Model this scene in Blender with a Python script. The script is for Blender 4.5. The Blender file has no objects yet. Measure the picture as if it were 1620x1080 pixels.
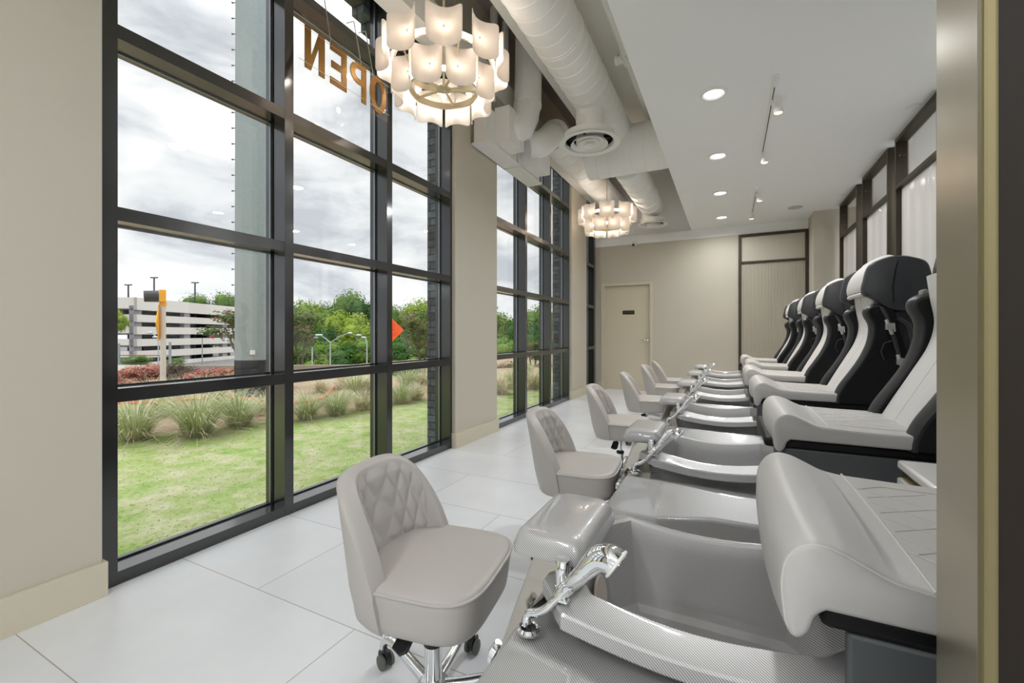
import bpy, bmesh, math, random
from mathutils import Vector, Matrix, noise
random.seed(7)
PI = math.pi
SC = bpy.context.scene
COL = SC.collection

# ------------------------------------------------------------------ camera
FPX = 690.0; YAW = math.radians(26.5); EYE = 1.153
cy_, sy_ = math.cos(YAW), math.sin(YAW)
cam_d = bpy.data.cameras.new('camera'); cam = bpy.data.objects.new('camera', cam_d); COL.objects.link(cam)
cam_d.sensor_width = 36.0; cam_d.lens = 36.0 * FPX / 1620.0; cam_d.shift_y = -12.0 / 1620.0
cam_d.clip_start = 0.05; cam_d.clip_end = 600
cam.location = (0, 0, EYE); cam.rotation_euler = (PI / 2, 0, YAW)
SC.camera = cam

def at(px, py, d):
    """world point seen at a photo pixel, d metres in front of the camera (used to survey the far exterior)"""
    u = (px - 810.0) / FPX; v = -(py - 528.0) / FPX
    return Vector(((cy_ * u - sy_) * d, (sy_ * u + cy_) * d, EYE + v * d))

# ------------------------------------------------------------------ mesh helper
class MB:
    def __init__(s): s.v = []; s.f = []
    def add(s, vs, fs):
        o = len(s.v); s.v += [tuple(p) for p in vs]; s.f += [tuple(i + o for i in f) for f in fs]; return s
    def box(s, x0, x1, y0, y1, z0, z1):
        if x0 > x1: x0, x1 = x1, x0
        if y0 > y1: y0, y1 = y1, y0
        if z0 > z1: z0, z1 = z1, z0
        return s.add([(x0,y0,z0),(x1,y0,z0),(x1,y1,z0),(x0,y1,z0),(x0,y0,z1),(x1,y0,z1),(x1,y1,z1),(x0,y1,z1)],
                     [(0,3,2,1),(4,5,6,7),(0,1,5,4),(1,2,6,5),(2,3,7,6),(3,0,4,7)])
    def loft(s, rings, cap0=True, cap1=True, closed=True):
        n = len(rings[0]); vs = [p for r in rings for p in r]; fs = []
        for i in range(len(rings) - 1):
            for j in range(n if closed else n - 1):
                k = (j + 1) % n
                fs.append((i*n+j, i*n+k, (i+1)*n+k, (i+1)*n+j))
        if cap0: fs.append(tuple(range(n - 1, -1, -1)))
        if cap1: fs.append(tuple((len(rings)-1)*n + j for j in range(n)))
        return s.add(vs, fs)
    def prism(s, poly, axis, a, b):
        def m(p, t): return {'x': (t, p[0], p[1]), 'y': (p[0], t, p[1]), 'z': (p[0], p[1], t)}[axis]
        return s.loft([[m(p, a) for p in poly], [m(p, b) for p in poly]])
    def tube(s, path, r, n=12, caps=True):
        P = [Vector(p) for p in path]; rr = r if isinstance(r, (list, tuple)) else [r] * len(P)
        rings = []; t0 = (P[1] - P[0]).normalized()
        up = Vector((0, 0, 1)) if abs(t0.z) < 0.9 else Vector((1, 0, 0))
        nrm = (up - t0 * up.dot(t0)).normalized()
        for i, p in enumerate(P):
            t = (P[min(i+1, len(P)-1)] - P[max(i-1, 0)]).normalized()
            nrm = (nrm - t * nrm.dot(t)).normalized(); b = t.cross(nrm)
            rings.append([p + (nrm * math.cos(2*PI*k/n) + b * math.sin(2*PI*k/n)) * rr[i] for k in range(n)])
        return s.loft(rings, caps, caps)
    def cyl(s, a, b, r, n=20, r2=None): return s.tube([a, b], [r, r if r2 is None else r2], n)
    def lathe(s, prof, c=(0,0,0), axis=(0,0,1), n=28, cap=True):
        ax = Vector(axis).normalized(); up = Vector((1,0,0)) if abs(ax.x) < .9 else Vector((0,1,0))
        u = (up - ax * up.dot(ax)).normalized(); w = ax.cross(u); c = Vector(c)
        return s.loft([[c + ax*z + (u*math.cos(2*PI*k/n) + w*math.sin(2*PI*k/n))*max(r,1e-4) for k in range(n)] for r, z in prof], cap, cap)
    def ball(s, c, rx, ry=None, rz=None, n=14, m=9):
        ry = rx if ry is None else ry; rz = rx if rz is None else rz
        rings = []
        for i in range(m + 1):
            a = -PI/2 + PI*i/m; q = max(math.cos(a), 1e-3)
            rings.append([(c[0]+rx*q*math.cos(2*PI*k/n), c[1]+ry*q*math.sin(2*PI*k/n), c[2]+rz*math.sin(a)) for k in range(n)])
        return s.loft(rings)
    def grid(s, f, nu, nv):
        vs = [f(i/nu, j/nv) for i in range(nu+1) for j in range(nv+1)]
        fs = [(i*(nv+1)+j, (i+1)*(nv+1)+j, (i+1)*(nv+1)+j+1, i*(nv+1)+j+1) for i in range(nu) for j in range(nv)]
        return s.add(vs, fs)
    def xf(s, M):
        s.v = [tuple(M @ Vector(p)) for p in s.v]; return s
    def build(s, name, mat, parent=None, smooth=True, angle=38, bevel=0, seg=2, blim=30, sub=0, fix=True):
        me = bpy.data.meshes.new(name); me.from_pydata(s.v, [], s.f)
        if fix:
            bm = bmesh.new(); bm.from_mesh(me); bmesh.ops.recalc_face_normals(bm, faces=bm.faces); bm.to_mesh(me); bm.free()
        me.materials.append(mat); me.update()
        if smooth:
            me.polygons.foreach_set('use_smooth', [True]*len(me.polygons)); me.set_sharp_from_angle(angle=math.radians(angle))
        o = bpy.data.objects.new(name, me); COL.objects.link(o)
        if parent is not None: o.parent = parent
        if sub:
            d = o.modifiers.new('s', 'SUBSURF'); d.levels = sub; d.render_levels = sub
        if bevel:
            b = o.modifiers.new('b', 'BEVEL'); b.width = bevel; b.segments = seg; b.limit_method = 'ANGLE'; b.angle_limit = math.radians(blim)
            b.harden_normals = False
        return o

def crom(pts, k=6, closed=False):
    P = [Vector(p) for p in pts]; n = len(P); out = []
    for i in range(n if closed else n - 1):
        if closed: a, b, c, d = P[i-1], P[i], P[(i+1) % n], P[(i+2) % n]
        else: a, b, c, d = P[max(i-1,0)], P[i], P[i+1], P[min(i+2,n-1)]
        for j in range(k):
            t = j / k
            out.append(tuple(0.5*((2*b) + (c-a)*t + (2*a-5*b+4*c-d)*t*t + (3*b-a-3*c+d)*t**3)))
    if not closed: out.append(tuple(P[-1]))
    return out

def tag(o, label=None, cat=None, group=None, kind=None):
    if label: o['label'] = label
    if cat: o['category'] = cat
    if group: o['group'] = group
    if kind: o['kind'] = kind
    return o
def empty(name, loc=(0,0,0), rz=0.0):
    o = bpy.data.objects.new(name, None); COL.objects.link(o); o.location = loc; o.rotation_euler = (0,0,rz); o.empty_display_size = .1
    return o
def struct(o): o['kind'] = 'structure'; return o
def copy_tree(o, parent=None):
    c = o.copy(); COL.objects.link(c)
    if parent is not None: c.parent = parent
    for ch in [x for x in KIDS.get(o.name, [])]: copy_tree(ch, c)
    return c
KIDS = {}
def index_kids():
    KIDS.clear()
    for o in bpy.data.objects:
        if o.parent: KIDS.setdefault(o.parent.name, []).append(o)

# ------------------------------------------------------------------ materials
def new_mat(name):
    m = bpy.data.materials.new(name); m.use_nodes = True; nt = m.node_tree
    return m, nt, nt.nodes['Principled BSDF']
def srgb(r, g, b):
    f = lambda c: (c/255)/12.92 if c/255 <= .04045 else ((c/255+.055)/1.055)**2.4
    return (f(r), f(g), f(b), 1)
def N(nt, typ, **kw):
    n = nt.nodes.new(typ)
    for k, v in kw.items():
        if k in n.inputs: n.inputs[k].default_value = v
        else: setattr(n, k, v)
    return n
def L(nt, a, b): nt.links.new(a, b)
def pbr(name, col, rough=.5, metal=0, coat=0, bump=0, bscale=200, var=0, vscale=3, spec=.5, coat_r=.05, trans=0, sss=0):
    m, nt, p = new_mat(name)
    p.inputs['Base Color'].default_value = col; p.inputs['Roughness'].default_value = rough; p.inputs['Metallic'].default_value = metal
    p.inputs['Coat Weight'].default_value = coat; p.inputs['Coat Roughness'].default_value = coat_r; p.inputs['Specular IOR Level'].default_value = spec
    if trans: p.inputs['Transmission Weight'].default_value = trans
    tc = N(nt, 'ShaderNodeTexCoord')
    if bump:
        nz = N(nt, 'ShaderNodeTexNoise', Scale=bscale, Detail=4.0); L(nt, tc.outputs['Object'], nz.inputs['Vector'])
        b = N(nt, 'ShaderNodeBump', Strength=bump, Distance=.002); L(nt, nz.outputs['Fac'], b.inputs['Height']); L(nt, b.outputs[0], p.inputs['Normal'])
    if var:
        nz = N(nt, 'ShaderNodeTexNoise', Scale=vscale, Detail=5.0, Roughness=.6); L(nt, tc.outputs['Object'], nz.inputs['Vector'])
        mx = N(nt, 'ShaderNodeMix', data_type='RGBA')
        mx.inputs[6].default_value = tuple(c*(1-var) for c in col[:3]) + (1,); mx.inputs[7].default_value = tuple(min(1, c*(1+var)) for c in col[:3]) + (1,)
        L(nt, nz.outputs['Fac'], mx.inputs[0]); L(nt, mx.outputs[2], p.inputs['Base Color'])
    return m
def emis(name, col, strength):
    m, nt, p = new_mat(name); p.inputs['Base Color'].default_value = col
    p.inputs['Emission Color'].default_value = col; p.inputs['Emission Strength'].default_value = strength
    return m

M = {}
M['wall'] = pbr('wall_paint', srgb(193,187,172), .75, bump=.08, bscale=350)
M['wall_left'] = M['wall']
M['base'] = pbr('baseboard_paint', srgb(204,196,176), .42)
M['ceil'] = pbr('ceiling_paint', srgb(241,241,240), .85)
M['duct'] = pbr('duct_paint', srgb(240,239,236), .6, bump=.05, bscale=60)
M['slab'] = pbr('ceiling_concrete', srgb(152,146,140), .95, bump=.9, bscale=45, var=.25, vscale=30)
M['beam'] = pbr('beam_paint', srgb(238,237,230), .85)
M['steel_beam'] = pbr('beam_primer', srgb(214,212,207), .8)
M['frame'] = pbr('window_frame_metal', srgb(12,12,13), .35, metal=.2, coat=1.0, coat_r=.12); M['frame'].node_tree.nodes['Principled BSDF'].inputs['Coat IOR'].default_value = 1.62
M['gasket'] = pbr('gasket_rubber', srgb(24,25,27), .5)
M['alu'] = pbr('glazing_bead_metal', srgb(150,156,158), .3, metal=.9)
M['chrome'] = pbr('chrome', (.86,.87,.88,1), .06, metal=1)
M['mirror'] = pbr('polished_steel', srgb(188,182,172), .07, metal=1, bump=.05, bscale=9)
M['cast'] = pbr('polished_aluminium', (.78,.79,.8,1), .16, metal=1)
M['black'] = pbr('black_plastic', srgb(22,22,24), .4)
M['rubber'] = pbr('grey_green_tyre', srgb(92,96,84), .55)
M['stool'] = pbr('stool_leather', srgb(180,175,170), .45, bump=.12, bscale=600)
M['white_leather'] = pbr('white_leather', srgb(190,187,184), .46, bump=.10, bscale=500)
M['white_back'] = pbr('white_back_leather', srgb(204,202,200), .5, bump=.10, bscale=500)
M['thread'] = pbr('seam_thread', srgb(206,203,200), .7)
M['dark_leather'] = pbr('charcoal_leather', srgb(52,53,56), .45, bump=.12, bscale=500)
M['black_shell'] = pbr('black_shell', srgb(14,14,15), .55, spec=.3)
M['edge_pad'] = pbr('graphite_edge', srgb(34,35,38), .40, bump=.1, bscale=500)
M['grey_leather'] = pbr('slate_leather', srgb(84,87,89), .5, bump=.12, bscale=500)
M['tip'] = pbr('taupe_plastic', srgb(128,124,116), .35)
M['zinc'] = pbr('zinc_hardware', srgb(205,203,198), .3, metal=.6)
M['gloss_white'] = pbr('gloss_white_laminate', srgb(236,233,229), .12, coat=.4)
M['gold'] = pbr('gold_trim', srgb(190,160,80), .25, metal=1)
M['bronze'] = pbr('brushed_bronze', srgb(184,176,156), .28, metal=.9); M['bead'] = pbr('bronze_bead', srgb(128,118,84), .5, metal=.5)
M['bronze_dark'] = pbr('dark_bronze', srgb(30,22,14), .6, metal=.0, spec=.3)
M['screen_frame'] = pbr('bronze_frame_metal', srgb(70,63,51), .42, metal=.55)
M['door'] = pbr('door_paint', srgb(206,197,174), .4)
M['signgold'] = pbr('brass_letter', srgb(118,84,24), .42, metal=.5)
M['white_plastic'] = pbr('white_plastic', srgb(235,234,230), .4)
M['brass_soft'] = pbr('champagne_metal', srgb(226,212,180), .35, metal=.6)
M['cable'] = pbr('steel_cable', srgb(190,188,180), .35, metal=.8)
M['grout_jet'] = pbr('jet_cover', srgb(196,184,172), .4)
M['led'] = emis('downlight_diffuser', (1,.98,.96,1), 6)
M['spot'] = emis('spot_lens', (1,.66,.42,1), 3)
M['ring'] = emis('chandelier_led', (1,.88,.76,1), 54)
# exterior
M['pole'] = pbr('galvanised_steel', srgb(158,168,168), .6, metal=.25, var=.14, vscale=14)
M['pole_base'] = pbr('tar_coating', srgb(40,45,48), .6)
M['concrete'] = pbr('cast_concrete', srgb(232,226,216), .9, var=.04, vscale=2)
M['conc_dark'] = pbr('weathered_concrete', srgb(150,141,126), .95, var=.3, vscale=1.6)
M['garage_in'] = pbr('garage_interior', srgb(20,19,18), .95)
M['garage_col'] = pbr('garage_column', srgb(150,146,150), .9)
M['lamp_metal'] = pbr('lamp_metal', srgb(196,198,196), .5, metal=.3)
M['lamp_dark'] = pbr('dark_lamp_metal', srgb(70,72,74), .6)
M['yellow'] = pbr('signal_yellow', srgb(240,172,18), .45)
M['signal_black'] = pbr('signal_black', srgb(40,40,40), .5)
M['signal_pole'] = pbr('signal_pole', srgb(206,200,190), .5)
M['orange'] = pbr('orange_sheeting', srgb(255,104,40), .5)
M['orange_pipe'] = pbr('orange_conduit', srgb(232,84,44), .45)
M['letter_dark'] = pbr('sign_letter_brown', srgb(205,70,22), .5)
M['mulch'] = pbr('mulch', srgb(160,138,112), 1, bump=1, bscale=30, var=.45, vscale=26)
M['bark'] = pbr('tree_bark', srgb(104,92,80), .95, bump=.6, bscale=14)
M['asphalt'] = pbr('asphalt', srgb(120,118,116), .95, var=.1, vscale=3)
M['brickdark'] = None

def floor_mat():
    m, nt, p = new_mat('porcelain_tile')
    tc = N(nt, 'ShaderNodeTexCoord'); mp = N(nt, 'ShaderNodeMapping'); L(nt, tc.outputs['Object'], mp.inputs[0])
    mp.inputs['Location'].default_value = (1.91 + 12.0, -.6485 + 6.02 + .0, 0)
    br = N(nt, 'ShaderNodeTexBrick', offset=.5, squash=1.0)
    br.inputs['Scale'].default_value = 1.0; br.inputs['Mortar Size'].default_value = .0022; br.inputs['Mortar Smooth'].default_value = .1
    br.inputs['Brick Width'].default_value = 1.2; br.inputs['Row Height'].default_value = .602
    br.inputs['Color1'].default_value = srgb(228,230,232); br.inputs['Color2'].default_value = srgb(224,226,229); br.inputs['Mortar'].default_value = srgb(176,168,158)
    L(nt, mp.outputs[0], br.inputs['Vector'])
    nz = N(nt, 'ShaderNodeTexNoise', Scale=2.2, Detail=7.0, Roughness=.62); L(nt, tc.outputs['Object'], nz.inputs['Vector'])
    rp = N(nt, 'ShaderNodeValToRGB'); rp.color_ramp.elements[0].position = .3; rp.color_ramp.elements[0].color = (.86,.86,.86,1); rp.color_ramp.elements[1].position = .7; rp.color_ramp.elements[1].color = (1,1,1,1)
    L(nt, nz.outputs['Fac'], rp.inputs[0])
    mx = N(nt, 'ShaderNodeMix', data_type='RGBA', blend_type='MULTIPLY'); mx.inputs[0].default_value = .6
    L(nt, br.outputs['Color'], mx.inputs[6]); L(nt, rp.outputs[0], mx.inputs[7]); L(nt, mx.outputs[2], p.inputs['Base Color'])
    p.inputs['Roughness'].default_value = .32; p.inputs['Specular IOR Level'].default_value = .4
    b = N(nt, 'ShaderNodeBump', Strength=.25, Distance=.002, invert=True); L(nt, br.outputs['Fac'], b.inputs['Height']); L(nt, b.outputs[0], p.inputs['Normal'])
    return m
M['floor'] = floor_mat()

def carbon_mat():
    m, nt, p = new_mat('silver_carbon_weave')
    tc = N(nt, 'ShaderNodeTexCoord'); sp = N(nt, 'ShaderNodeSeparateXYZ'); L(nt, tc.outputs['Object'], sp.inputs[0])
    def stripe(cx, cyv, cz, freq, ph=0.0):
        a = N(nt, 'ShaderNodeVectorMath', operation='DOT_PRODUCT'); a.inputs[1].default_value = (cx*freq, cyv*freq, cz*freq); L(nt, tc.outputs['Object'], a.inputs[0])
        s = N(nt, 'ShaderNodeMath', operation='SINE'); L(nt, a.outputs['Value'], s.inputs[0]); return s
    s1 = stripe(1, 1, 1, 2*PI/.0066)
    s2 = stripe(1, -1, .6, 2*PI/.0058)
    mu = N(nt, 'ShaderNodeMath', operation='MULTIPLY_ADD'); mu.inputs[1].default_value = .06; L(nt, s2.outputs[0], mu.inputs[0]); L(nt, s1.outputs[0], mu.inputs[2])
    rp = N(nt, 'ShaderNodeValToRGB'); e = rp.color_ramp.elements
    e[0].position = .28; e[0].color = srgb(134,135,137); e[1].position = .72; e[1].color = srgb(210,208,206)
    ad = N(nt, 'ShaderNodeMath', operation='MULTIPLY_ADD'); ad.inputs[1].default_value = .5; ad.inputs[2].default_value = .5; L(nt, mu.outputs[0], ad.inputs[0])
    L(nt, ad.outputs[0], rp.inputs[0]); L(nt, rp.outputs[0], p.inputs['Base Color'])
    p.inputs['Metallic'].default_value = .15; p.inputs['Roughness'].default_value = .4
    p.inputs['Coat Weight'].default_value = .9; p.inputs['Coat Roughness'].default_value = .04
    return m
M['carbon'] = carbon_mat()

def schlick(nt):
    """Fresnel of a thin pane, the same from either side"""
    g = N(nt, 'ShaderNodeNewGeometry'); d = N(nt, 'ShaderNodeVectorMath', operation='DOT_PRODUCT'); L(nt, g.outputs['Incoming'], d.inputs[0]); L(nt, g.outputs['Normal'], d.inputs[1])
    a = N(nt, 'ShaderNodeMath', operation='ABSOLUTE'); L(nt, d.outputs['Value'], a.inputs[0])
    s = N(nt, 'ShaderNodeMath', operation='SUBTRACT'); s.inputs[0].default_value = 1.0; L(nt, a.outputs[0], s.inputs[1])
    p = N(nt, 'ShaderNodeMath', operation='POWER'); p.inputs[1].default_value = 5.0; L(nt, s.outputs[0], p.inputs[0])
    m = N(nt, 'ShaderNodeMath', operation='MULTIPLY_ADD'); m.inputs[1].default_value = .96; m.inputs[2].default_value = .04; L(nt, p.outputs[0], m.inputs[0])
    return m.outputs[0]
def glass_mat(name, tint=(.97,.985,.975,1), refl=1.0, rough=0.0):
    m = bpy.data.materials.new(name); m.use_nodes = True; nt = m.node_tree; nt.nodes.clear()
    out = N(nt, 'ShaderNodeOutputMaterial'); tr = N(nt, 'ShaderNodeBsdfTransparent'); tr.inputs[0].default_value = tint
    gl = N(nt, 'ShaderNodeBsdfGlossy'); gl.inputs['Roughness'].default_value = rough; gl.inputs['Color'].default_value = (1,1,1,1)
    mu = N(nt, 'ShaderNodeMath', operation='MULTIPLY'); mu.inputs[1].default_value = refl; L(nt, schlick(nt), mu.inputs[0])
    mx = N(nt, 'ShaderNodeMixShader'); L(nt, mu.outputs[0], mx.inputs[0]); L(nt, tr.outputs[0], mx.inputs[1]); L(nt, gl.outputs[0], mx.inputs[2])
    L(nt, mx.outputs[0], out.inputs['Surface'])
    return m
M['glass'] = glass_mat('window_glass', (.985,.992,.988,1), .8)
M['acrylic'] = glass_mat('clear_acrylic', (.99,.99,.985,1), .6)
M['screen_clear'] = glass_mat('clear_screen_glass', (.93,.93,.92,1), 1.0)

def reeded_mat(name, ct, cd):
    m = bpy.data.materials.new(name); m.use_nodes = True; nt = m.node_tree; nt.nodes.clear()
    out = N(nt, 'ShaderNodeOutputMaterial'); tl = N(nt, 'ShaderNodeBsdfTranslucent'); tl.inputs[0].default_value = ct
    df = N(nt, 'ShaderNodeBsdfDiffuse'); df.inputs[0].default_value = cd
    gl = N(nt, 'ShaderNodeBsdfGlossy'); gl.inputs['Roughness'].default_value = .10
    a = N(nt, 'ShaderNodeMixShader'); a.inputs[0].default_value = .6; L(nt, tl.outputs[0], a.inputs[1]); L(nt, df.outputs[0], a.inputs[2])
    b = N(nt, 'ShaderNodeMixShader'); L(nt, schlick(nt), b.inputs[0]); L(nt, a.outputs[0], b.inputs[1]); L(nt, gl.outputs[0], b.inputs[2])
    L(nt, b.outputs[0], out.inputs['Surface']); return m
M['reeded'] = reeded_mat('reeded_glass', (.92,.90,.88,1), (.80,.78,.76,1)); M['reeded_beige'] = reeded_mat('reeded_glass_on_wall', (.80,.76,.66,1), (.66,.62,.52,1))

def shade_mat():
    m = bpy.data.materials.new('frosted_acrylic_shade'); m.use_nodes = True; nt = m.node_tree; nt.nodes.clear()
    out = N(nt, 'ShaderNodeOutputMaterial'); tl = N(nt, 'ShaderNodeBsdfTranslucent'); tl.inputs[0].default_value = (.95,.90,.85,1)
    df = N(nt, 'ShaderNodeBsdfDiffuse'); df.inputs[0].default_value = (.88,.85,.82,1)
    gl = N(nt, 'ShaderNodeBsdfGlossy'); gl.inputs['Roughness'].default_value = .25
    a = N(nt, 'ShaderNodeMixShader'); a.inputs[0].default_value = .34; L(nt, tl.outputs[0], a.inputs[1]); L(nt, df.outputs[0], a.inputs[2])
    b = N(nt, 'ShaderNodeMixShader'); b.inputs[0].default_value = .05; L(nt, a.outputs[0], b.inputs[1]); L(nt, gl.outputs[0], b.inputs[2])
    L(nt, b.outputs[0], out.inputs['Surface']); return m
M['shade'] = shade_mat()

def brick_mat():
    m, nt, p = new_mat('dark_brick')
    tc = N(nt, 'ShaderNodeTexCoord'); sp = N(nt, 'ShaderNodeSeparateXYZ'); L(nt, tc.outputs['Object'], sp.inputs[0])
    ad = N(nt, 'ShaderNodeMath', operation='ADD'); L(nt, sp.outputs[0], ad.inputs[0]); L(nt, sp.outputs[1], ad.inputs[1])
    cb = N(nt, 'ShaderNodeCombineXYZ'); L(nt, ad.outputs[0], cb.inputs[0]); L(nt, sp.outputs[2], cb.inputs[1])
    br = N(nt, 'ShaderNodeTexBrick', offset=.5); br.inputs['Scale'].default_value = 1; br.inputs['Brick Width'].default_value = .2; br.inputs['Row Height'].default_value = .0762
    br.inputs['Mortar Size'].default_value = .006; br.inputs['Color1'].default_value = srgb(104,116,124); br.inputs['Color2'].default_value = srgb(76,70,68); br.inputs['Mortar'].default_value = srgb(44,46,48)
    L(nt, cb.outputs[0], br.inputs['Vector'])
    nz = N(nt, 'ShaderNodeTexNoise', Scale=24.0, Detail=5.0); L(nt, tc.outputs['Object'], nz.inputs['Vector'])
    mx = N(nt, 'ShaderNodeMix', data_type='RGBA', blend_type='OVERLAY'); mx.inputs[0].default_value = .7; L(nt, br.outputs['Color'], mx.inputs[6]); L(nt, nz.outputs['Fac'], mx.inputs[7])
    L(nt, mx.outputs[2], p.inputs['Base Color']); p.inputs['Roughness'].default_value = .7
    b = N(nt, 'ShaderNodeBump', Strength=.8, Distance=.01, invert=True); L(nt, br.outputs['Fac'], b.inputs['Height']); L(nt, b.outputs[0], p.inputs['Normal'])
    return m
M['brick'] = brick_mat()

def ramp_mat(name, cols, scale=6, rough=.9, detail=6, coord='Object', transl=0):
    m, nt, p = new_mat(name); tc = N(nt, 'ShaderNodeTexCoord')
    nz = N(nt, 'ShaderNodeTexNoise', Scale=scale, Detail=detail, Roughness=.65); L(nt, tc.outputs[coord], nz.inputs['Vector'])
    rp = N(nt, 'ShaderNodeValToRGB'); e = rp.color_ramp.elements
    while len(e) < len(cols): e.new(.5)
    for i, c in enumerate(cols): e[i].position = .28 + .44*i/(len(cols)-1); e[i].color = srgb(*c)
    L(nt, nz.outputs['Fac'], rp.inputs[0]); L(nt, rp.outputs[0], p.inputs['Base Color']); p.inputs['Roughness'].default_value = rough
    p.inputs['Specular IOR Level'].default_value = .2
    return m
M['lawn'] = ramp_mat('lawn_turf', [(116,158,66),(156,174,100),(182,184,138),(206,196,170)], 4.5)
M['blade'] = ramp_mat('lawn_blades', [(124,164,72),(160,180,106),(194,192,150)], 3.1)
M['tuft_green'] = ramp_mat('tuft_green', [(120,140,72),(176,192,130),(206,212,170)], 5)
M['tuft_pale'] = ramp_mat('tuft_pale', [(172,174,132),(208,208,176),(220,214,188)], 5)
M['tuft_straw'] = ramp_mat('tuft_straw', [(160,140,110),(206,188,156),(224,212,186)], 5)
M['leaf_a'] = ramp_mat('leaf_bright', [(58,92,24),(100,134,46),(146,166,78)], .8)
M['leaf_b'] = ramp_mat('leaf_dark', [(34,66,26),(60,98,42),(94,126,58)], .8)
M['leaf_c'] = ramp_mat('leaf_mid', [(62,92,38),(104,134,62),(146,160,88)], .8)
M['leaf_d'] = ramp_mat('leaf_yellow', [(96,124,38),(144,164,62),(176,186,98)], .8)
M['leaf_myrtle'] = ramp_mat('leaf_myrtle', [(52,74,40),(96,118,62),(150,98,82)], 3)
M['flower'] = pbr('pink_blossom', srgb(226,84,120), .8)
M['red_leaf'] = ramp_mat('leaf_red', [(140,86,74),(186,128,110),(206,164,142)], 3)
M['dark_leaf'] = ramp_mat('leaf_maroon', [(54,44,36),(92,74,52),(120,92,70)], 3)

# ------------------------------------------------------------------ world: overcast sky
w = bpy.data.worlds.new('overcast_sky'); SC.world = w; w.use_nodes = True; nt = w.node_tree; nt.nodes.clear()
out = N(nt, 'ShaderNodeOutputWorld'); bg = N(nt, 'ShaderNodeBackground'); L(nt, bg.outputs[0], out.inputs[0])
tc = N(nt, 'ShaderNodeTexCoord'); mp = N(nt, 'ShaderNodeMapping'); L(nt, tc.outputs['Generated'], mp.inputs[0]); mp.inputs['Scale'].default_value = (1, 1, 2.6)
n1 = N(nt, 'ShaderNodeTexNoise', Scale=3.4, Detail=9.0, Roughness=.56); n1.inputs['Distortion'].default_value = .5; L(nt, mp.outputs[0], n1.inputs['Vector'])
rp = N(nt, 'ShaderNodeValToRGB'); e = rp.color_ramp.elements
e[0].position = .40; e[0].color = (.56,.59,.64,1); e[1].position = .63; e[1].color = (1.0,1.0,1.0,1)
k = e.new(.5); k.color = (.78,.80,.83,1)
L(nt, n1.outputs['Fac'], rp.inputs[0])
sp = N(nt, 'ShaderNodeSeparateXYZ'); L(nt, tc.outputs['Generated'], sp.inputs[0])
zr = N(nt, 'ShaderNodeMapRange'); zr.inputs['From Min'].default_value = .5; zr.inputs['From Max'].default_value = 1.0; zr.inputs['To Min'].default_value = 1.24; zr.inputs['To Max'].default_value = 5.0; L(nt, sp.outputs[2], zr.inputs['Value'])
L(nt, rp.outputs[0], bg.inputs['Color']); sm = N(nt, 'ShaderNodeMath', operation='MULTIPLY'); sm.inputs[1].default_value = SKY = 1.0
L(nt, zr.outputs[0], sm.inputs[0]); L(nt, sm.outputs[0], bg.inputs['Strength'])
w.cycles.sampling_method = 'MANUAL'; w.cycles.sample_map_resolution = 512

SC.view_settings.view_transform = 'Standard'; SC.view_settings.look = 'None'; SC.view_settings.gamma = 1.0; SC.view_settings.use_curve_mapping = False
SC.view_settings.exposure = -0.13
SC.cycles.max_bounces = 10; SC.cycles.diffuse_bounces = 6; SC.cycles.glossy_bounces = 5; SC.cycles.transparent_max_bounces = 16
SC.cycles.caustics_reflective = False; SC.cycles.caustics_refractive = False
SC.cycles.sample_clamp_indirect = 6.0
# ================================================================== ROOM SHELL
XF = -2.515; XG = -2.654; XW = -2.475; XR = 2.6; YB = 8.97; ZC = 3.13; ZS = 4.8; YN = -3.0
struct(MB().box(-2.70, 2.75, YN-.1, 9.2, -.12, 0).build('floor', M['floor'], smooth=False))
struct(MB().box(-.65, 2.75, YN, 9.2, ZC, ZC+.09).box(-.65, -.55, YN, 9.2, ZC+.09, ZS).build('ceiling', M['ceil'], smooth=False))
struct(MB().box(-2.72, -.55, YN, 9.3, ZS, ZS+.15).build('ceiling_slab', M['slab'], smooth=False))
PIL = [(-3.1, -2.73), (.04, .916), (3.684, 4.565), (7.30, 8.2)]
for a, b in PIL:
    struct(MB().box(-2.70, XW, a, b, 0, ZS).build('wall_left', M['wall'], smooth=False, bevel=.004))
    if b > 0:
        bb = MB().box(XW, XW+.022, a-.012, b+.012, 0, .15)
        bb.box(XF+.001, XW, a-.012, a-.0005, 0, .15); bb.box(XF+.001, XW, b+.0005, b+.012, 0, .15)
        struct(bb.build('baseboard_left', M['base'], smooth=False, bevel=.002))
struct(MB().box(-2.72, XW-.02, YN, 9.2, 4.02, ZS).build('wall_left_header', M['wall'], smooth=False))
# back wall with a door opening
DX0, DX1, DZ = -2.328, -1.413, 2.134
wb = MB().box(-2.70, DX0-.03, YB, YB+.2, 0, 2.96).box(DX1+.03, 2.75, YB, YB+.2, 0, 2.96).box(DX0-.03, DX1+.03, YB, YB+.2, DZ+.03, 2.96)
struct(wb.build('wall_back', M['wall'], smooth=False))
struct(MB().box(-2.53, 2.6, YB-.012, YB+.2, 2.96, ZC).build('trim_1', M['ceil'], smooth=False, bevel=.003))
struct(MB().box(-2.70, -.55, YB+.07, YB+.2, ZC, ZS).build('wall_back_upper', M['ceil'], smooth=False))
struct(MB().box(XR, XR+.15, YN, 9.2, 0, ZC).build('wall_right', M['ceil'], smooth=False))
struct(MB().box(-2.70, -1.9, YN-.12, YN, 0, ZS).box(2.3, 2.75, YN-.12, YN, 0, ZS).box(-1.9, 2.3, YN-.12, YN, 2.95, ZS).build('wall_rear', M['wall'], smooth=False))
rw = MB()  # unseen rear window, added to bring more daylight to the ceiling
for x in (-1.9, -.53, .87, 2.24): rw.box(x, x+.06, YN-.12, YN-.0, 0, 2.95)
for z in (0, .95, 2.89): rw.box(-1.9, 2.3, YN-.119, YN-.001, z, z+.06)
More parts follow.
